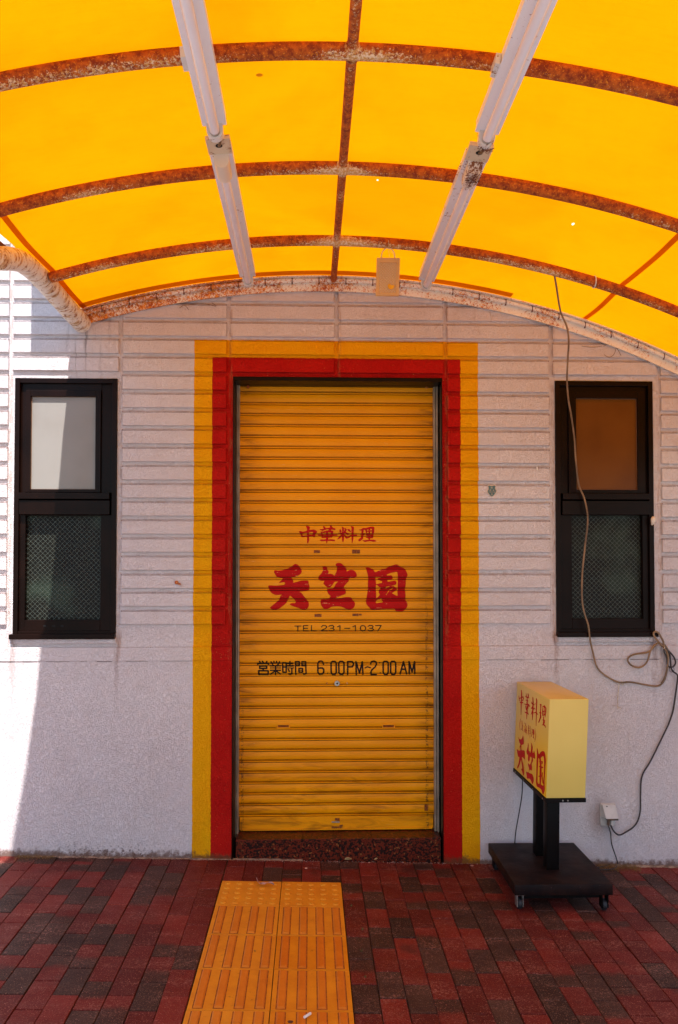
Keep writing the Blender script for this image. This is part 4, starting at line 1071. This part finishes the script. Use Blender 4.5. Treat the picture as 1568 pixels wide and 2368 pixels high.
# ------------------------------------------------------------------ hanging repellent plate
D0 = -.60
pc = onY(898, 597, D0); pw = .0555
hp = thing('hanging_plate', 'translucent tan lattice insect repellent plate hanging by a ring from the first rib', 'repellent plate', (pc.x, D0, pc.z))
zt_, zb2 = pc.z, onY(898, 684, D0).z
lean = -.004
def hx(z): return pc.x + (zt_ - z) * -.03
m = MB()
def hbox(m, x0, x1, z0, z1, y0=-.006, y1=.006):
    V = []
    for y in (D0 + y0, D0 + y1):
        for (x, z) in ((x0, z0), (x1, z0), (x1, z1), (x0, z1)): V.append((hx(z) + x, y, z))
    m.add(V, [(0,1,2,3),(4,7,6,5),(0,4,5,1),(1,5,6,2),(2,6,7,3),(3,7,4,0)])
hbox(m, -pw, -pw + .014, zb2, zt_); hbox(m, pw - .014, pw, zb2, zt_); hbox(m, -pw + .014, pw - .014, zt_ - .022, zt_); hbox(m, -pw + .014, pw - .014, zb2, zb2 + .014)
part('frame', m, M_TAN, hp)
m = MB(); a0, a1, b0, b1 = -pw + .014, pw - .014, zb2 + .014, zt_ - .022; Wd, Hd = a1 - a0, b1 - b0
for sgn in (1, -1):
    c = -Hd
    while c < Wd:
        u0, u1 = max(0, c), min(Wd, c + Hd)
        if u1 - u0 > .004:
            a = Vector((u0, u0 - c)); b = Vector((u1, u1 - c))
            if sgn < 0: a.x, b.x = Wd - a.x, Wd - b.x
            m.tube([(hx(b0 + a.y) + a0 + a.x, D0 + .003 * sgn, b0 + a.y), (hx(b0 + b.y) + a0 + b.x, D0 + .003 * sgn, b0 + b.y)], .0023, 5)
        c += .0135
part('lattice', m, M_TANL, hp)
part('backing', MB().add([(hx(b0) + a0, D0 + .0068, b0), (hx(b0) + a1, D0 + .0068, b0), (hx(b1) + a1, D0 + .0068, b1), (hx(b1) + a0, D0 + .0068, b1)], [(0, 1, 2, 3)]), M_TAN, hp)
part('ring_handle', MB().tube([(pc.x - .001 + .032 * math.cos(t), D0, zt_ + .010 + .040 * math.sin(t)) for t in [math.pi * k / 20 - .25 + k * .025 for k in range(21)]], .0027, 8), M_TANL, hp, True)
q = onY(896, 663, D0); sp = [(-.016,.004),(-.010,.013),(-.004,.010),(.002,.004),(.010,.006),(.017,.004),(.014,-.006),(.006,-.014),(-.004,-.015),(-.013,-.009)]
part('sticker', MB().prism([(q.x + .016 + a, q.z + b) for a, b in sp], D0 - .0085, D0 - .0065), M_STICK, hp)
rt = arc(RR, pc.x, -.59)
part('hanging_wire', MB().tube([(pc.x, -.59, rt.z + .027), (pc.x, -.618, rt.z + .0), (pc.x, -.612, rt.z - .03), (pc.x, D0, zt_ + .05)], .0012, 6).tube([(pc.x, D0, zt_ + .052), (pc.x + .012, D0 - .004, zt_ + .032), (pc.x + .030, D0 - .005, zt_ + .012), (pc.x + .032, D0 - .008, zt_ - .016)], .0007, 5).tube([(pc.x, D0, zt_ + .05), (pc.x + .003, D0 - .003, zt_ + .02), (pc.x + .005, D0 - .007, zt_ + .003)], .0007, 5), M_STRING, hp)

# ------------------------------------------------------------------ cords
c1 = [(1280.5,616,-.57),(1280.5,626,-.58),(1286.8,664,-.53),(1296,719,-.45),(1310.8,756,-.38),(1315,789,-.33),(1312.7,833,-.28),(1311,881,-.22),(1314.5,925,-.18),(1320.9,961,-.15),(1328,1013,-.11),(1331,1060,-.08),(1338,1119,-.055),(1351.6,1154,-.045),(1359,1201,-.05),(1353,1260,-.05),(1346.6,1324,-.045),(1345.7,1380,-.04),(1350,1412,-.04),(1360.4,1447,-.04),(1364.5,1480,-.035),(1371,1508,-.018),(1380,1541,-.010),(1398,1560,-.010),(1430,1577,-.012),(1460,1577,-.010),(1515,1586,-.012),(1533,1577,-.012),(1541,1556,-.014),(1544,1526,-.016),(1545,1505,-.018),(1536,1489,-.022)]
def wpts(L): return [onY(a, b, c) for a, b, c in L]
cord = thing('extension_cord', 'long brown cord hanging from the rib past the right window to the wall socket', 'cord', tuple(onY(1280.5, 616, -.57)))
part('cable', MB().tube(catmull(wpts(c1), 6), .0047, 8), M_CORD, cord, True)
def cc(x, y): return ((x / 5.0096 + 2400) / 1.7302, (y / 5.0096 + 2480) / 1.7302)
def loop(P, y0, y1, k=6):
    n = len(P); return catmull([onY(*cc(a, b), y0 + (y1 - y0) * i / (n - 1)) for i, (a, b) in enumerate(P)], k)
part('cable_loop', MB().tube(loop([(1250,520),(1180,440),(1100,340),(1075,270),(1110,232),(1170,255),(1230,350),(1270,440),(1285,545),(1340,640),(1365,760),(1345,980),(1300,1150),(1230,1270)], -.045, -.02), .0052, 8), M_CORD, cord, True)
part('cable_loop', MB().tube(loop([(1285,560),(1220,470),(1140,470),(1060,560),(980,630),(880,660),(720,680),(600,730),(555,800),(600,880),(690,935),(790,950),(890,900),(960,800),(1000,650),(1060,540),(1130,480),(1200,465),(1270,520)], -.020, -.028), .0050, 8), M_CORD, cord, True)
part('cable_loop', MB().tube(loop([(1275,550),(1290,640),(1335,740),(1350,880),(1400,945),(1470,930),(1515,850),(1480,740),(1380,620),(1300,560)], -.03, -.014), .0044, 8), M_CORDK, cord, True)
part('cable_loop', MB().tube(loop([(1290,540),(1350,600),(1400,700),(1415,850),(1425,950),(1470,1030),(1555,1110),(1540,1300),(1510,1520),(1460,1830),(1370,2100)], -.03, -.012), .0046, 8), M_CORDK, cord, True)
c2 = [(1529.7+5,1706,-.012),(1505.7,1756,-.012),(1484.7,1793,-.012),(1481,1834,-.013),(1480,1876,-.015),(1469.7,1906,-.02),(1446,1924,-.03),(1430.8,1930,-.04),(1418.8,1921,-.045),(1412.5,1908,-.045)]
part('cable', MB().tube(catmull(wpts([( (1370/5.0096+2400)/1.7302, (2100/5.0096+2480)/1.7302, -.012)] + c2[1:]), 6), .0044, 8), M_CORDK, cord, True)
part('twist_tie', MB().tube([onY(*cc(1262, 570), -.04), onY(*cc(1280, 575), -.05), onY(*cc(1300, 545), -.04)], .0028, 6), M_STRING, cord)
part('split_ring', MB().tube([onY(*cc(1437 + 50 * math.cos(a), 990 + 52 * math.sin(a)), -.022) for a in [k * math.pi / 12 for k in range(25)]], .0012, 6, caps=False), M_CORDK, cord)
st = thing('string', 'frayed pale string tied round the brown cord and hanging down the wall', 'string', tuple(onY(*cc(390, 1240), -.02)))
part('strand', MB().tube(catmull([onY(*cc(a, b), -.012) for a, b in ((470,1260),(450,1240),(440,1275),(455,1295),(470,1270),(400,1245),(380,1240),(385,1300),(372,1400),(358,1550),(355,1730),(362,1790))], 5), .0022, 6), M_STRING, st, True)
part('frayed_end', MB().tube([onY(*cc(355, 1725), -.012), onY(*cc(250, 1715), -.014)], .0012, 5).tube([onY(*cc(360, 1730), -.012), onY(*cc(445, 1775), -.014)], .0014, 5).tube([onY(*cc(360, 1735), -.012), onY(*cc(420, 1800), -.014)], .0010, 5), M_STRING, st)

# socket
def oc(x, y): return ((x / 10.453 + 2370) / 1.7302, (y / 10.453 + 3180) / 1.7302)
q0 = onY(*oc(320, 1260), 0); q1 = onY(*oc(900, 320), 0)
sk = thing('wall_socket', 'weatherproof white socket low on the wall beside the illuminated sign with two cords plugged in', 'socket', ((q0.x + q1.x) / 2, 0, q0.z))
part('back_plate', MB().box((q0.x - .001, -.010, q0.z), (q1.x + .003, -.001, q1.z), bev=.004), M_PLAST, sk)
zc = onY(*oc(700, 940), -.03).z; xa, xb = q0.x + .003, q1.x + .003
V = [(xa, -.010, zc), (xb, -.010, zc), (xb, -.010, q1.z - .002), (xa, -.010, q1.z - .002), (xa + .013, -.052, zc), (xb + .003, -.052, zc), (xb - .002, -.020, q1.z - .006), (xa + .006, -.020, q1.z - .006)]
cvm = MB().add(V, [(0,1,2,3),(4,7,6,5),(0,4,5,1),(1,5,6,2),(2,6,7,3),(3,7,4,0)])
cvo = part('cover', cvm, M_PLAST, sk)
part('screw_hole', MB().cyl((q0.x + .030, -.0262, q1.z - .012), (q0.x + .030, -.0235, q1.z - .0125), .0032, 10), M_DARK, cvo)
part('lower_lid', MB().box((xa + .020, -.050, zc - .011), (xb + .003, -.012, zc - .001), bev=.002), M_PLASTD, sk)
for px, col, sx in ((665, M_PLASTD, .006), (810, M_PLAST, .007)):
    a = onY(*oc(px, 1000), -.035); b = onY(*oc(px, 1270), -.035)
    part('plug', MB().box((a.x - sx, -.044, b.z), (a.x + sx, -.026, zc - .0105), bev=.003), col, sk)
sc_ = thing('sign_cable', 'thin dark cable dropping from the wall socket and coiling on the ground', 'cable', tuple(onY(*oc(665, 1270), -.035)))
gz = lambda x: ground_z(x) + .006
a = onY(*oc(665, 1265), -.035)
L1 = [a] + wpts([(1411.5,1925,-.034),(1414,1950,-.035),(1421,1972,-.04),(1427,1990,-.05)])
e = on_ground(1428, 2001); f_ = [e] + [on_ground(x, y) for x, y in ((1420,2010),(1395,2013),(1372,2011),(1390,2006),(1409,2001),(1412,1993),(1398,1987),(1374,1985),(1350,1984))]
L1 += [Vector((p.x, p.y, gz(p.x))) for p in f_]
part('cable', MB().tube(catmull(L1, 6), .0034, 8), M_CORDK, sc_, True)

# ------------------------------------------------------------------ badge, cocoon, stub
def bc(x, y): return ((x / 15.68 + 1920) / 1.7302, (y / 15.68 + 1920) / 1.7302)
bq = onY(*bc(745, 700), 0); bd = thing('number_badge', 'small teal shield badge with cream rim and number fixed right of the yellow stripe', 'badge', (bq.x, 0, bq.z))
sh = [(560,285),(620,320),(745,335),(870,315),(915,270),(1020,355),(970,430),(970,530),(1050,680),(1010,800),(930,930),(830,1030),(750,1075),(660,1020),(560,920),(480,790),(450,690),(520,560),(520,430),(480,350)]
def pz(L, k=1.0): return [(lambda q: (q.x, q.z))(onY(*bc(745 + (a - 745) * k, 680 + (b - 680) * k), -.003)) for a, b in L]
part('rim', MB().prism(pz(sh), -.0035, -.0005), M_CREAM, bd)
part('shield', MB().prism(pz(sh, .86), -.0050, -.0036), M_TEAL, bd)
mk = [[(745,400),(745,560)], [(670,440),(820,530)], [(670,530),(820,440)], [(605,610),(605,660),(715,660),(715,610),(605,610)], [(660,590),(660,690)], [(810,620),(890,620)], [(850,590),(850,650),(800,690)], [(850,650),(905,690)], [(810,650),(890,650)],
      [(560,725),(605,720),(585,800)], [(650,720),(690,720),(695,800),(650,800),(650,720)], [(785,715),(745,715),(745,755),(785,760),(780,800),(740,800)], [(820,720),(870,720),(840,800)], [(935,710),(900,750),(905,800),(940,800),(945,765),(905,765)],
      [(715,850),(795,850),(795,930),(715,930),(715,850)], [(755,850),(755,960)], [(715,890),(795,890)]]
m = MB()
for i, L in enumerate(mk): m.tube([onY(*bc(*p), -.0052 - (i % 3) * .00012) for p in L], .0008, 5)
part('emblem', m, M_CREAM, bd)
q = onY(1509, 1204, -.012)
m = MB().tube(catmull([(q.x + .004, -.012, q.z + .024), (q.x + .002, -.016, q.z + .010), (q.x, -.016, q.z - .006), (q.x - .004, -.010, q.z - .024)], 4), [.004,.008,.011,.013,.014,.014,.013,.013,.012,.010,.008,.006,.003], 10)
solo('cocoon', m, M_CAPB, 'pale papery cocoon on the right edge of the right window frame', 'cocoon', True)
q = onY(412, 1348, 0)
part('wall_scar', MB().cyl((q.x - .008, -.010, q.z + .004), (q.x - .007, .002, q.z + .004), .010, 9).cyl((q.x + .008, -.013, q.z - .004), (q.x + .008, .002, q.z - .004), .007, 8), M_PLATE, wall)
# cobwebs and dry tendrils under the plate
tm = MB()
for L in ([(415,712),(425,706),(432,710),(436,716)], [(1395,800),(1410,796),(1424,800),(1420,818),(1409,826),(1397,820)], [(1345,800),(1370,803),(1392,800)], [(1424,800),(1436,822)], [(425,706),(470,703),(500,708),(490,700)]):
    tm.tube(catmull([onY(a, b, -.012) for a, b in L], 4), .0014, 5)
o = solo('dry_tendrils', tm, M_CORD, 'dry brown tendrils caught under the rusty arch plate', 'tendrils')

# ------------------------------------------------------------------ illuminated sign on casters
BX0, BX1, BY0, BY1 = .960, 1.428, -.630, -.052
gzs = lambda x: ground_z(x)
sign = thing('standing_sign', 'yellowed box sign with red characters on two black posts and a caster board', 'sign', ((BX0 + BX1) / 2, (BY0 + BY1) / 2, gzs(1.2)))
ZB0, ZB1 = .060, .112
tl = -.0075
def tz(x, z): return z + (x - 1.2) * tl
V = []
for z in (ZB0, ZB1):
    for (x, y) in ((BX0, BY0), (BX1, BY0), (BX1, BY1), (BX0, BY1)): V.append((x, y, tz(x, z)))
m = MB().box((BX0, BY0, ZB0), (BX1, BY1, ZB1), bev=.004); m.v = [(x, y, tz(x, z)) for x, y, z in m.v]
part('base_board', m, M_BOARD, sign, True)
ux, uy = .0445, -.0157
def lean_(mb): mb.v = [(x + (z - .505) * ux + (y + .612) * uy, y, z) for x, y, z in mb.v]; return mb
for (px0, py0) in ((1.164, -.446), (1.164, -.256)):
    m = MB().box((px0, py0, ZB1 - .001), (px0 + .064, py0 + .064, .520), bev=.003); m.v = [(x + (z - .11) * ux * .3, y, z) for x, y, z in m.v]
    part('post', m, M_BLACK, sign, True)
m = MB().box((1.0, -.585, .030), (1.39, -.11, .0595)); part('under_frame', m, M_BLACK, sign)
PXL = 1.116; PXW = .189; BYN, BYF = -.612, -.030; BZ0, BZ1 = .497, .977
m = lean_(MB().box((PXL, BYN, BZ0 + .012), (PXL + PXW, BYF, BZ1), bev=.004))
lb = part('light_box', m, M_ACR, sign, True)
m = lean_(MB().box((PXL - .003, BYN - .004, BZ0 - .008), (PXL + PXW + .003, BYF + .003, BZ0 + .011), bev=.002))
bf = part('base_frame', m, M_BLACK, sign)
m = MB()
for k in range(4):
    y = BYN + .04 + k * .165; m.add([], []); x = PXL - .003 + (BZ0 + .001 - .505) * ux + (y + .612) * uy; m.cyl((x - .003, y, BZ0 + .001), (x, y, BZ0 + .001), .0035, 8)
for k in (0.35, .48): m.cyl((PXL + PXW * k + .013, BYN - .007, BZ0 + .002), (PXL + PXW * k + .013, BYN - .004, BZ0 + .002), .0035, 8)
part('screws', m, M_STEEL, bf, kind='stuff')
m = MB()
for c in ((.992, -.595), (1.398, -.595), (.992, -.10), (1.398, -.10)):
    x, y = c; g0 = gzs(x); top = tz(x, ZB0); r = .0265; dy = .018
    m = MB().box((x - .020, y - .02, top - .005), (x + .020, y + .02, top + .001)).box((x - .016, y - .012, g0 + .016), (x - .012, y + .028, top - .004)).box((x + .012, y - .012, g0 + .016), (x + .016, y + .028, top - .004))
    cst = part('caster', m, M_STEEL if c == (.992, -.595) else M_BLACK, sign)
    wm = MB().tube([(x - .010, y + .012, g0 + r), (x - .008, y + .012, g0 + r), (x + .008, y + .012, g0 + r), (x + .010, y + .012, g0 + r)], [r * .9, r, r, r * .9], 20)
    part('wheel', wm, M_RUBBER, cst, True)
part('sign_cord', MB().tube(catmull([onY(1208, 1800, -.17), onY(1208, 1812, -.12), onY(1206.5, 1840, -.10), onY(1200, 1880, -.09), onY(1193, 1920, -.085), onY(1190.5, 1946, -.075), onY(1190.5, 1956, -.052), onY(1190.5, 1975, -.045)], 5), .0030, 8), M_CORDK, sign, True)
# lettering on the street-facing panel
def face_x(z, y): return PXL + (z - .505) * ux + (y + .612) * uy
nrm = Vector((1, -uy, -ux)).normalized()
def sign_pt(px, py):
    d = ray(px, py); p0 = Vector((face_x(.75, 0), 0, .75)); return CAM + d * ((p0 - CAM).dot(nrm) / d.dot(nrm))
def sign_text(g, label, step=.0016):
    org, sc = (2050, 2740), 5.381; x0, y0, x1, y1 = gbox(g); A = []
    for (a, b) in ((x0, y0), (x1, y0), (x0, y1), (x1, y1)): A.append(sign_pt((a / sc + org[0]) / 1.7302, (b / sc + org[1]) / 1.7302))
    u = np.arange(min(a.y for a in A) - .004, max(a.y for a in A) + .004, step * 2); v = np.arange(min(a.z for a in A) - .004, max(a.z for a in A) + .004, step)
    place = lambda y, z: ((face_x(z, y), y, z), (face_x(z, y) - .0008, y, z))
    letter(g, org, sc, u, v, place, lb, [M_SIGNRED], label=label)
SG = {
 'first small character': dict(strokes=[[(195,110,8),(202,180,12),(192,400,12),(188,640,4)], [(142,225,4),(150,290,9),(154,345,5)], [(150,290,7),(230,252,12),(240,290,10),(222,335,10)], [(175,372,14),(222,378,14)]]),
 'second small character': dict(strokes=[[(296,170,3),(305,240,9)], [(340,185,8),(348,240,12),(330,270,10)], [(275,230,4),(300,256,10),(360,275,9)], [(292,322,8),(335,340,12)], [(320,280,8),(318,380,12)], [(252,405,5),(290,412,12),(350,420,14),(382,470,4)], [(320,380,12),(318,560,14),(308,735,4)], [(285,440,8),(302,530,10)], [(352,430,9),(330,510,8)], [(268,575,5),(290,592,14),(330,600,12),(350,635,5)]]),
 'third small character': dict(strokes=[[(443,265,8),(448,380,12),(440,600,14),(432,750,5)], [(412,360,5),(425,400,12),(450,410,12)], [(460,420,12),(415,500,10)], [(410,500,8),(460,500,10)], [(450,520,14),(405,630,6)], [(495,385,4),(485,430,6)], [(470,490,5),(490,520,8)], [(518,290,8),(526,330,12),(518,600,10),(512,880,4)], [(455,600,5),(510,588,14),(555,640,4)]]),
 'fourth small character': dict(strokes=[[(592,415,5),(615,420,14),(612,470,10)], [(610,470,7),(605,600,12)], [(580,600,5),(605,590,16),(628,600,6)], [(608,600,12),(610,690,15),(570,800,10)], [(640,475,4),(650,560,9),(655,640,9)], [(655,465,8),(690,452,16),(722,500,12),(720,580,11),(705,690,5)], [(685,470,8),(685,640,10)], [(655,570,10),(700,560,10)], [(655,650,10),(700,640,12)], [(675,680,8),(675,760,8),(672,840,14)], [(652,750,8),(700,760,8),(690,820,8)], [(640,860,5),(670,850,14),(700,870,14),(720,915,5)]]),
 'bracketed line of four tiny characters': dict(strokes=[[(178,720,2.5),(162,830,5),(160,900,4),(168,975,2.5)], [(208,765,4),(215,880,6),(215,940,7)], [(215,870,5),(228,880,4)], [(182,945,3),(205,945,8),(232,990,3)],
   [(265,810,4),(270,830,4)], [(250,880,3),(262,900,4)], [(258,1010,5),(262,940,3)], [(290,820,5),(285,870,5)], [(285,860,5),(300,900,6)], [(275,910,4),(285,1020,6)], [(275,960,4),(315,975,5)], [(298,900,4),(302,1020,6),(295,1055,3)],
   [(350,860,4),(350,970,6),(343,1080,3)], [(335,920,3),(365,930,5)], [(335,985,4),(370,985,5)], [(335,1040,3),(350,990,4)], [(383,880,4),(385,1000,5),(378,1145,2.5)], [(362,1040,3),(395,1035,5)],
   [(418,940,5),(430,960,6),(425,1060,6),(410,1110,4)], [(415,1020,3),(435,1020,5)], [(445,960,4),(465,955,6),(472,1060,4)], [(448,960,3),(450,1060,4)], [(445,1010,4),(470,1010,4)], [(447,1060,4),(470,1055,4)], [(458,960,4),(458,1130,6)], [(440,1120,3),(460,1130,6),(472,1165,2.5)], [(487,930,2.5),(505,1030,4),(505,1110,5),(482,1220,2.5)]]),
 'first large character': dict(polys=[[(130,1112),(155,1160),(190,1165),(215,1130),(230,1082),(243,1140),(248,1230),(240,1275),(195,1295),(200,1395),(250,1405),(270,1440),(272,1590),(262,1598),(240,1570),(208,1550),(215,1620),(235,1700),(248,1800),(255,1870),(248,1940),(230,1935),(215,1860),(195,1815),(205,1790),(215,1795),(195,1640),(185,1615),(165,1690),(130,1780),(108,1790),(108,1755),(135,1680),(152,1550),(128,1545),(112,1480),(98,1375),(130,1405),(175,1400),(170,1330),(158,1360),(160,1320),(175,1275),(150,1230),(140,1170)]]),
 'second large character': dict(polys=[[(340,1240),(352,1290),(350,1340),(355,1420),(372,1415),(385,1460),(400,1400),(408,1290),(403,1230),(425,1280),(440,1340),(435,1410),(440,1455),(458,1450),(468,1410),(485,1470),(492,1550),(485,1585),(460,1575),(440,1560),(445,1630),(415,1700),(425,1760),(420,1830),(405,1835),(380,1820),(355,1880),(385,1900),(430,1920),(460,2010),(458,2080),(430,2135),(405,2060),(370,2015),(320,2010),(310,1960),(300,1860),(345,1880),(365,1810),(345,1740),(342,1680),(380,1710),(410,1640),(415,1560),(385,1545),(370,1620),(355,1650),(335,1600),(340,1510),(318,1490),(305,1430),(320,1370),(335,1310)]]),
 'third large boxed character': dict(polys=[[(532,1352),(550,1400),(572,1490),(610,1440),(660,1418),(695,1440),(715,1530),(722,1630),(715,1720),(705,1900),(695,2080),(700,2230),(685,2310),(660,2355),(640,2300),(625,2250),(580,2210),(540,2190),(522,2160),(510,2070),(518,1900),(520,1700),(530,1500)]],
   holes=[[(562,1570),(590,1600),(620,1560),(660,1530),(678,1560),(685,1700),(680,1900),(665,2100),(670,2165),(600,2130),(545,2100),(545,1900),(555,1700)]],
   strokes=[[(600,1570,16),(605,1680,18)], [(590,1640,12),(645,1650,14),(640,1690,12)], [(580,1745,8),(615,1770,20),(655,1770,16)], [(610,1700,18),(610,1900,22),(600,2140,14)], [(575,1960,12),(600,1960,15)], [(655,1880,8),(640,1960,10)], [(640,1950,10),(660,2110,10)]]),
}
for k, g_ in SG.items():
    if 'tiny' in k:
        for i, gl in enumerate(split_x(g_['strokes'], [181, 240, 320, 398, 478])):
            sign_text(dict(strokes=gl), 'tiny red ' + ('opening bracket', 'first character', 'second character', 'third character', 'fourth character', 'closing bracket')[i])
    else: sign_text(g_, 'red ' + k)

# ------------------------------------------------------------------ litter and growth at the foot of the wall
def gp(px, py, dz=.004): p = on_ground(px, py); p.z += dz; return p
m = MB(); A = [gp(593, 2038, .014), gp(598, 2047, .012), gp(610, 2051, .013), gp(622, 2049, .016), gp(634, 2052, .013)]
A = catmull(A, 4)
for i, p in enumerate(A):
    wdt = .009 * math.sin(math.pi * (i + 1) / (len(A) + 1)) + .002; z = .004 * math.sin(i)
    m.v += [(p.x, p.y + wdt, p.z + .005 + z), (p.x, p.y, p.z), (p.x, p.y - wdt, p.z + .006)]
for i in range(len(A) - 1): m.f += [[3*i, 3*i+1, 3*i+4, 3*i+3], [3*i+1, 3*i+2, 3*i+5, 3*i+4]]; m.m += [0, 0]
solo('dry_peel', m, M_PEEL, 'curled pale strip of dry bark lying on the dotted tactile tile', 'bark strip', True)
def leaf(px, py, s, ang, label, up=.012):
    p = gp(px, py, .004); m = MB(); pr = [(-1, 0), (-.6, .3), (0, .42), (.6, .28), (1.1, 0), (.6, -.28), (0, -.42), (-.6, -.3)]; ca, sa = math.cos(ang), math.sin(ang)
    for x, y in pr: m.v.append((p.x + s * (x * ca - y * sa), p.y + s * (x * sa + y * ca) * .7, p.z + up * abs(y) * 2 + up * .4))
    m.v.append((p.x, p.y, p.z + .001)); m.f += [[i, (i + 1) % 8, 8] for i in range(8)]; m.m += [0] * 8
    return solo('fallen_leaf', m, M_LEAF, label, 'leaf', False, 'fallen leaves below the step')
leaf(779, 1986, .018, 1.0, 'small tan leaf standing against the granite step, centre', .026)
leaf(805, 1990, .020, .1, 'flat orange leaf just right of the upright leaf at the step')
leaf(870, 1990, .012, .2, 'thin pale leaf fragment at the foot of the step, farthest right')
p = gp(704, 2360, .013); q = gp(718, 2351, .013)
butt = solo('cigarette_butt', MB().cyl(p, q, .0048, 10), M_WHITE, 'white cigarette butt lying on the tactile paving at the bottom', 'cigarette butt', True)
for px, py, s, lb_ in ((672, 2363, .016, 'rust brown crushed scrap beside the cigarette butt'), (836, 2002, 0, ''), (708, 2008, .010, 'small whitish stain of gum on a dark paver below the step'), (1092, 2002, .012, 'small pale chip at the foot of the yellow stripe, right side')):
    if not s: continue
    p = gp(px, py, .001); m = MB(); n = 9; rr_ = random.Random(px)
    for k in range(n): a = 2 * math.pi * k / n; r_ = s * rr_.uniform(.6, 1.1); m.v.append((p.x + r_ * math.cos(a), p.y + r_ * .7 * math.sin(a), p.z + .001))
    m.v.append((p.x, p.y, p.z + .006)); m.f += [[k, (k + 1) % n, n] for k in range(n)]; m.m += [0] * n
    solo('scrap', m, M_HEMDARK if px == 672 else M_PEEL, lb_, 'scrap', False)
def blades(regions, mat, name, label, seed):
    m = MB(); r = random.Random(seed)
    for (x0, x1, y0, y1, n, h) in regions:
        for _ in range(n):
            x = r.uniform(x0, x1); y = -abs(r.gauss(0, (y1 - y0) * .5)) - y0 if y1 > y0 else y0; z = ground_z(x) - .002
            a = r.uniform(0, 6.28); L = h * r.uniform(.4, 1.3); dx, dy = math.cos(a) * L * .8, math.sin(a) * L * .6; w_ = .0009
            top = (x + dx, min(y + dy, -.002), z + L * r.uniform(.15, .9))
            m.add([(x - w_, y, z), (x + w_, y, z), top], [(0, 1, 2)])
    o = solo(name, m, mat, label, 'grass'); del o['category']; o['kind'] = 'stuff'
xA = [onY(p, 1985).x for p in (40, 130, 300, 450, 545, 700, 1023, 1380, 1410, 1470, 1568)]
blades([(xA[0], xA[1], 0, .05, 700, .020), (xA[1], xA[3], 0, .014, 800, .010), (xA[3], xA[5], 0, .012, 500, .010), (xA[6], xA[7], 0, .008, 300, .007), (xA[7], xA[9], 0, .07, 1500, .026), (xA[9], xA[10] + .3, 0, .02, 500, .012)], M_GRASS, 'dry_grass', 'dry grass and debris along the foot of the wall', 3)
crumbs = MB(); rc = random.Random(9)
def crumb(p, s):
    V = [(p.x + rc.uniform(-s, s), p.y + rc.uniform(-s, s), p.z + rc.uniform(0, s)) for _ in range(4)]; crumbs.add(V, [(0, 1, 2), (0, 2, 3), (0, 3, 1), (1, 3, 2)])
for _ in range(1500):
    x = rc.uniform(xA[0], xA[-1] + .2); y = -abs(rc.gauss(0, .012)) - .001; crumb(Vector((x, y, ground_z(x) - .001)), rc.uniform(.001, .005))
for _ in range(260):
    x = rc.uniform(-1.7, 2.1); y = rc.uniform(-2.0, 0); crumb(Vector((x, y, ground_z(x) + .0005)), rc.uniform(.0008, .0026))
o = solo('grit', crumbs, M_PEEL, 'grit and crumbs along the wall and on the pavers', 'grit'); del o['category']; o['kind'] = 'stuff'
# mortar fillet left of the door
fm = MB(); rf = random.Random(4)
for (a, b, amp) in ((onY(60, 1978).x, DX0, .016), (DX0, onY(700, 1985).x, .010), (onY(1385, 1990).x, onY(1650, 1990).x, .030)):
    n = int((b - a) / .012)
    for k in range(n + 1):
        x = a + (b - a) * k / n; q = amp * (.4 + .9 * abs(noise.noise(Vector((x * 14, 0, 0))))) ; z = ground_z(x)
        fm.v += [(x, .013, z + q * .55), (x, -q * .4, z + q * .35), (x, -q * 1.3, z - .001)]
    s0 = len(fm.v) - 3 * (n + 1)
    for k in range(n): i = s0 + 3 * k; fm.f += [[i, i+3, i+4, i+1], [i+1, i+4, i+5, i+2]]; fm.m += [0, 0]
part('mortar_fillet', fm, simple('old_mortar', (.36, .24, .16), .95, 0, .6, 45, .9), wall, True)
wd = MB(); rw = random.Random(8)
for (px, py) in ((838, 2150), (836, 2200), (845, 2260), (590, 2200), (812, 2095), (1343 / 1.0, 2050)):
    p = gp(px, py, 0)
    for _ in range(14):
        a = rw.uniform(0, 6.28); L = rw.uniform(.004, .011); wd.add([(p.x - .0008, p.y, p.z), (p.x + .0008, p.y, p.z), (p.x + math.cos(a) * L, p.y + math.sin(a) * L, p.z + L)], [(0, 1, 2)])
o = solo('small_weeds', wd, M_GREEN, 'tiny weeds sprouting in the paving joints', 'weeds'); del o['category']; o['kind'] = 'stuff'
print('bricks in wall', nb, 'pavers', len(keep), 'rest', len(rest))
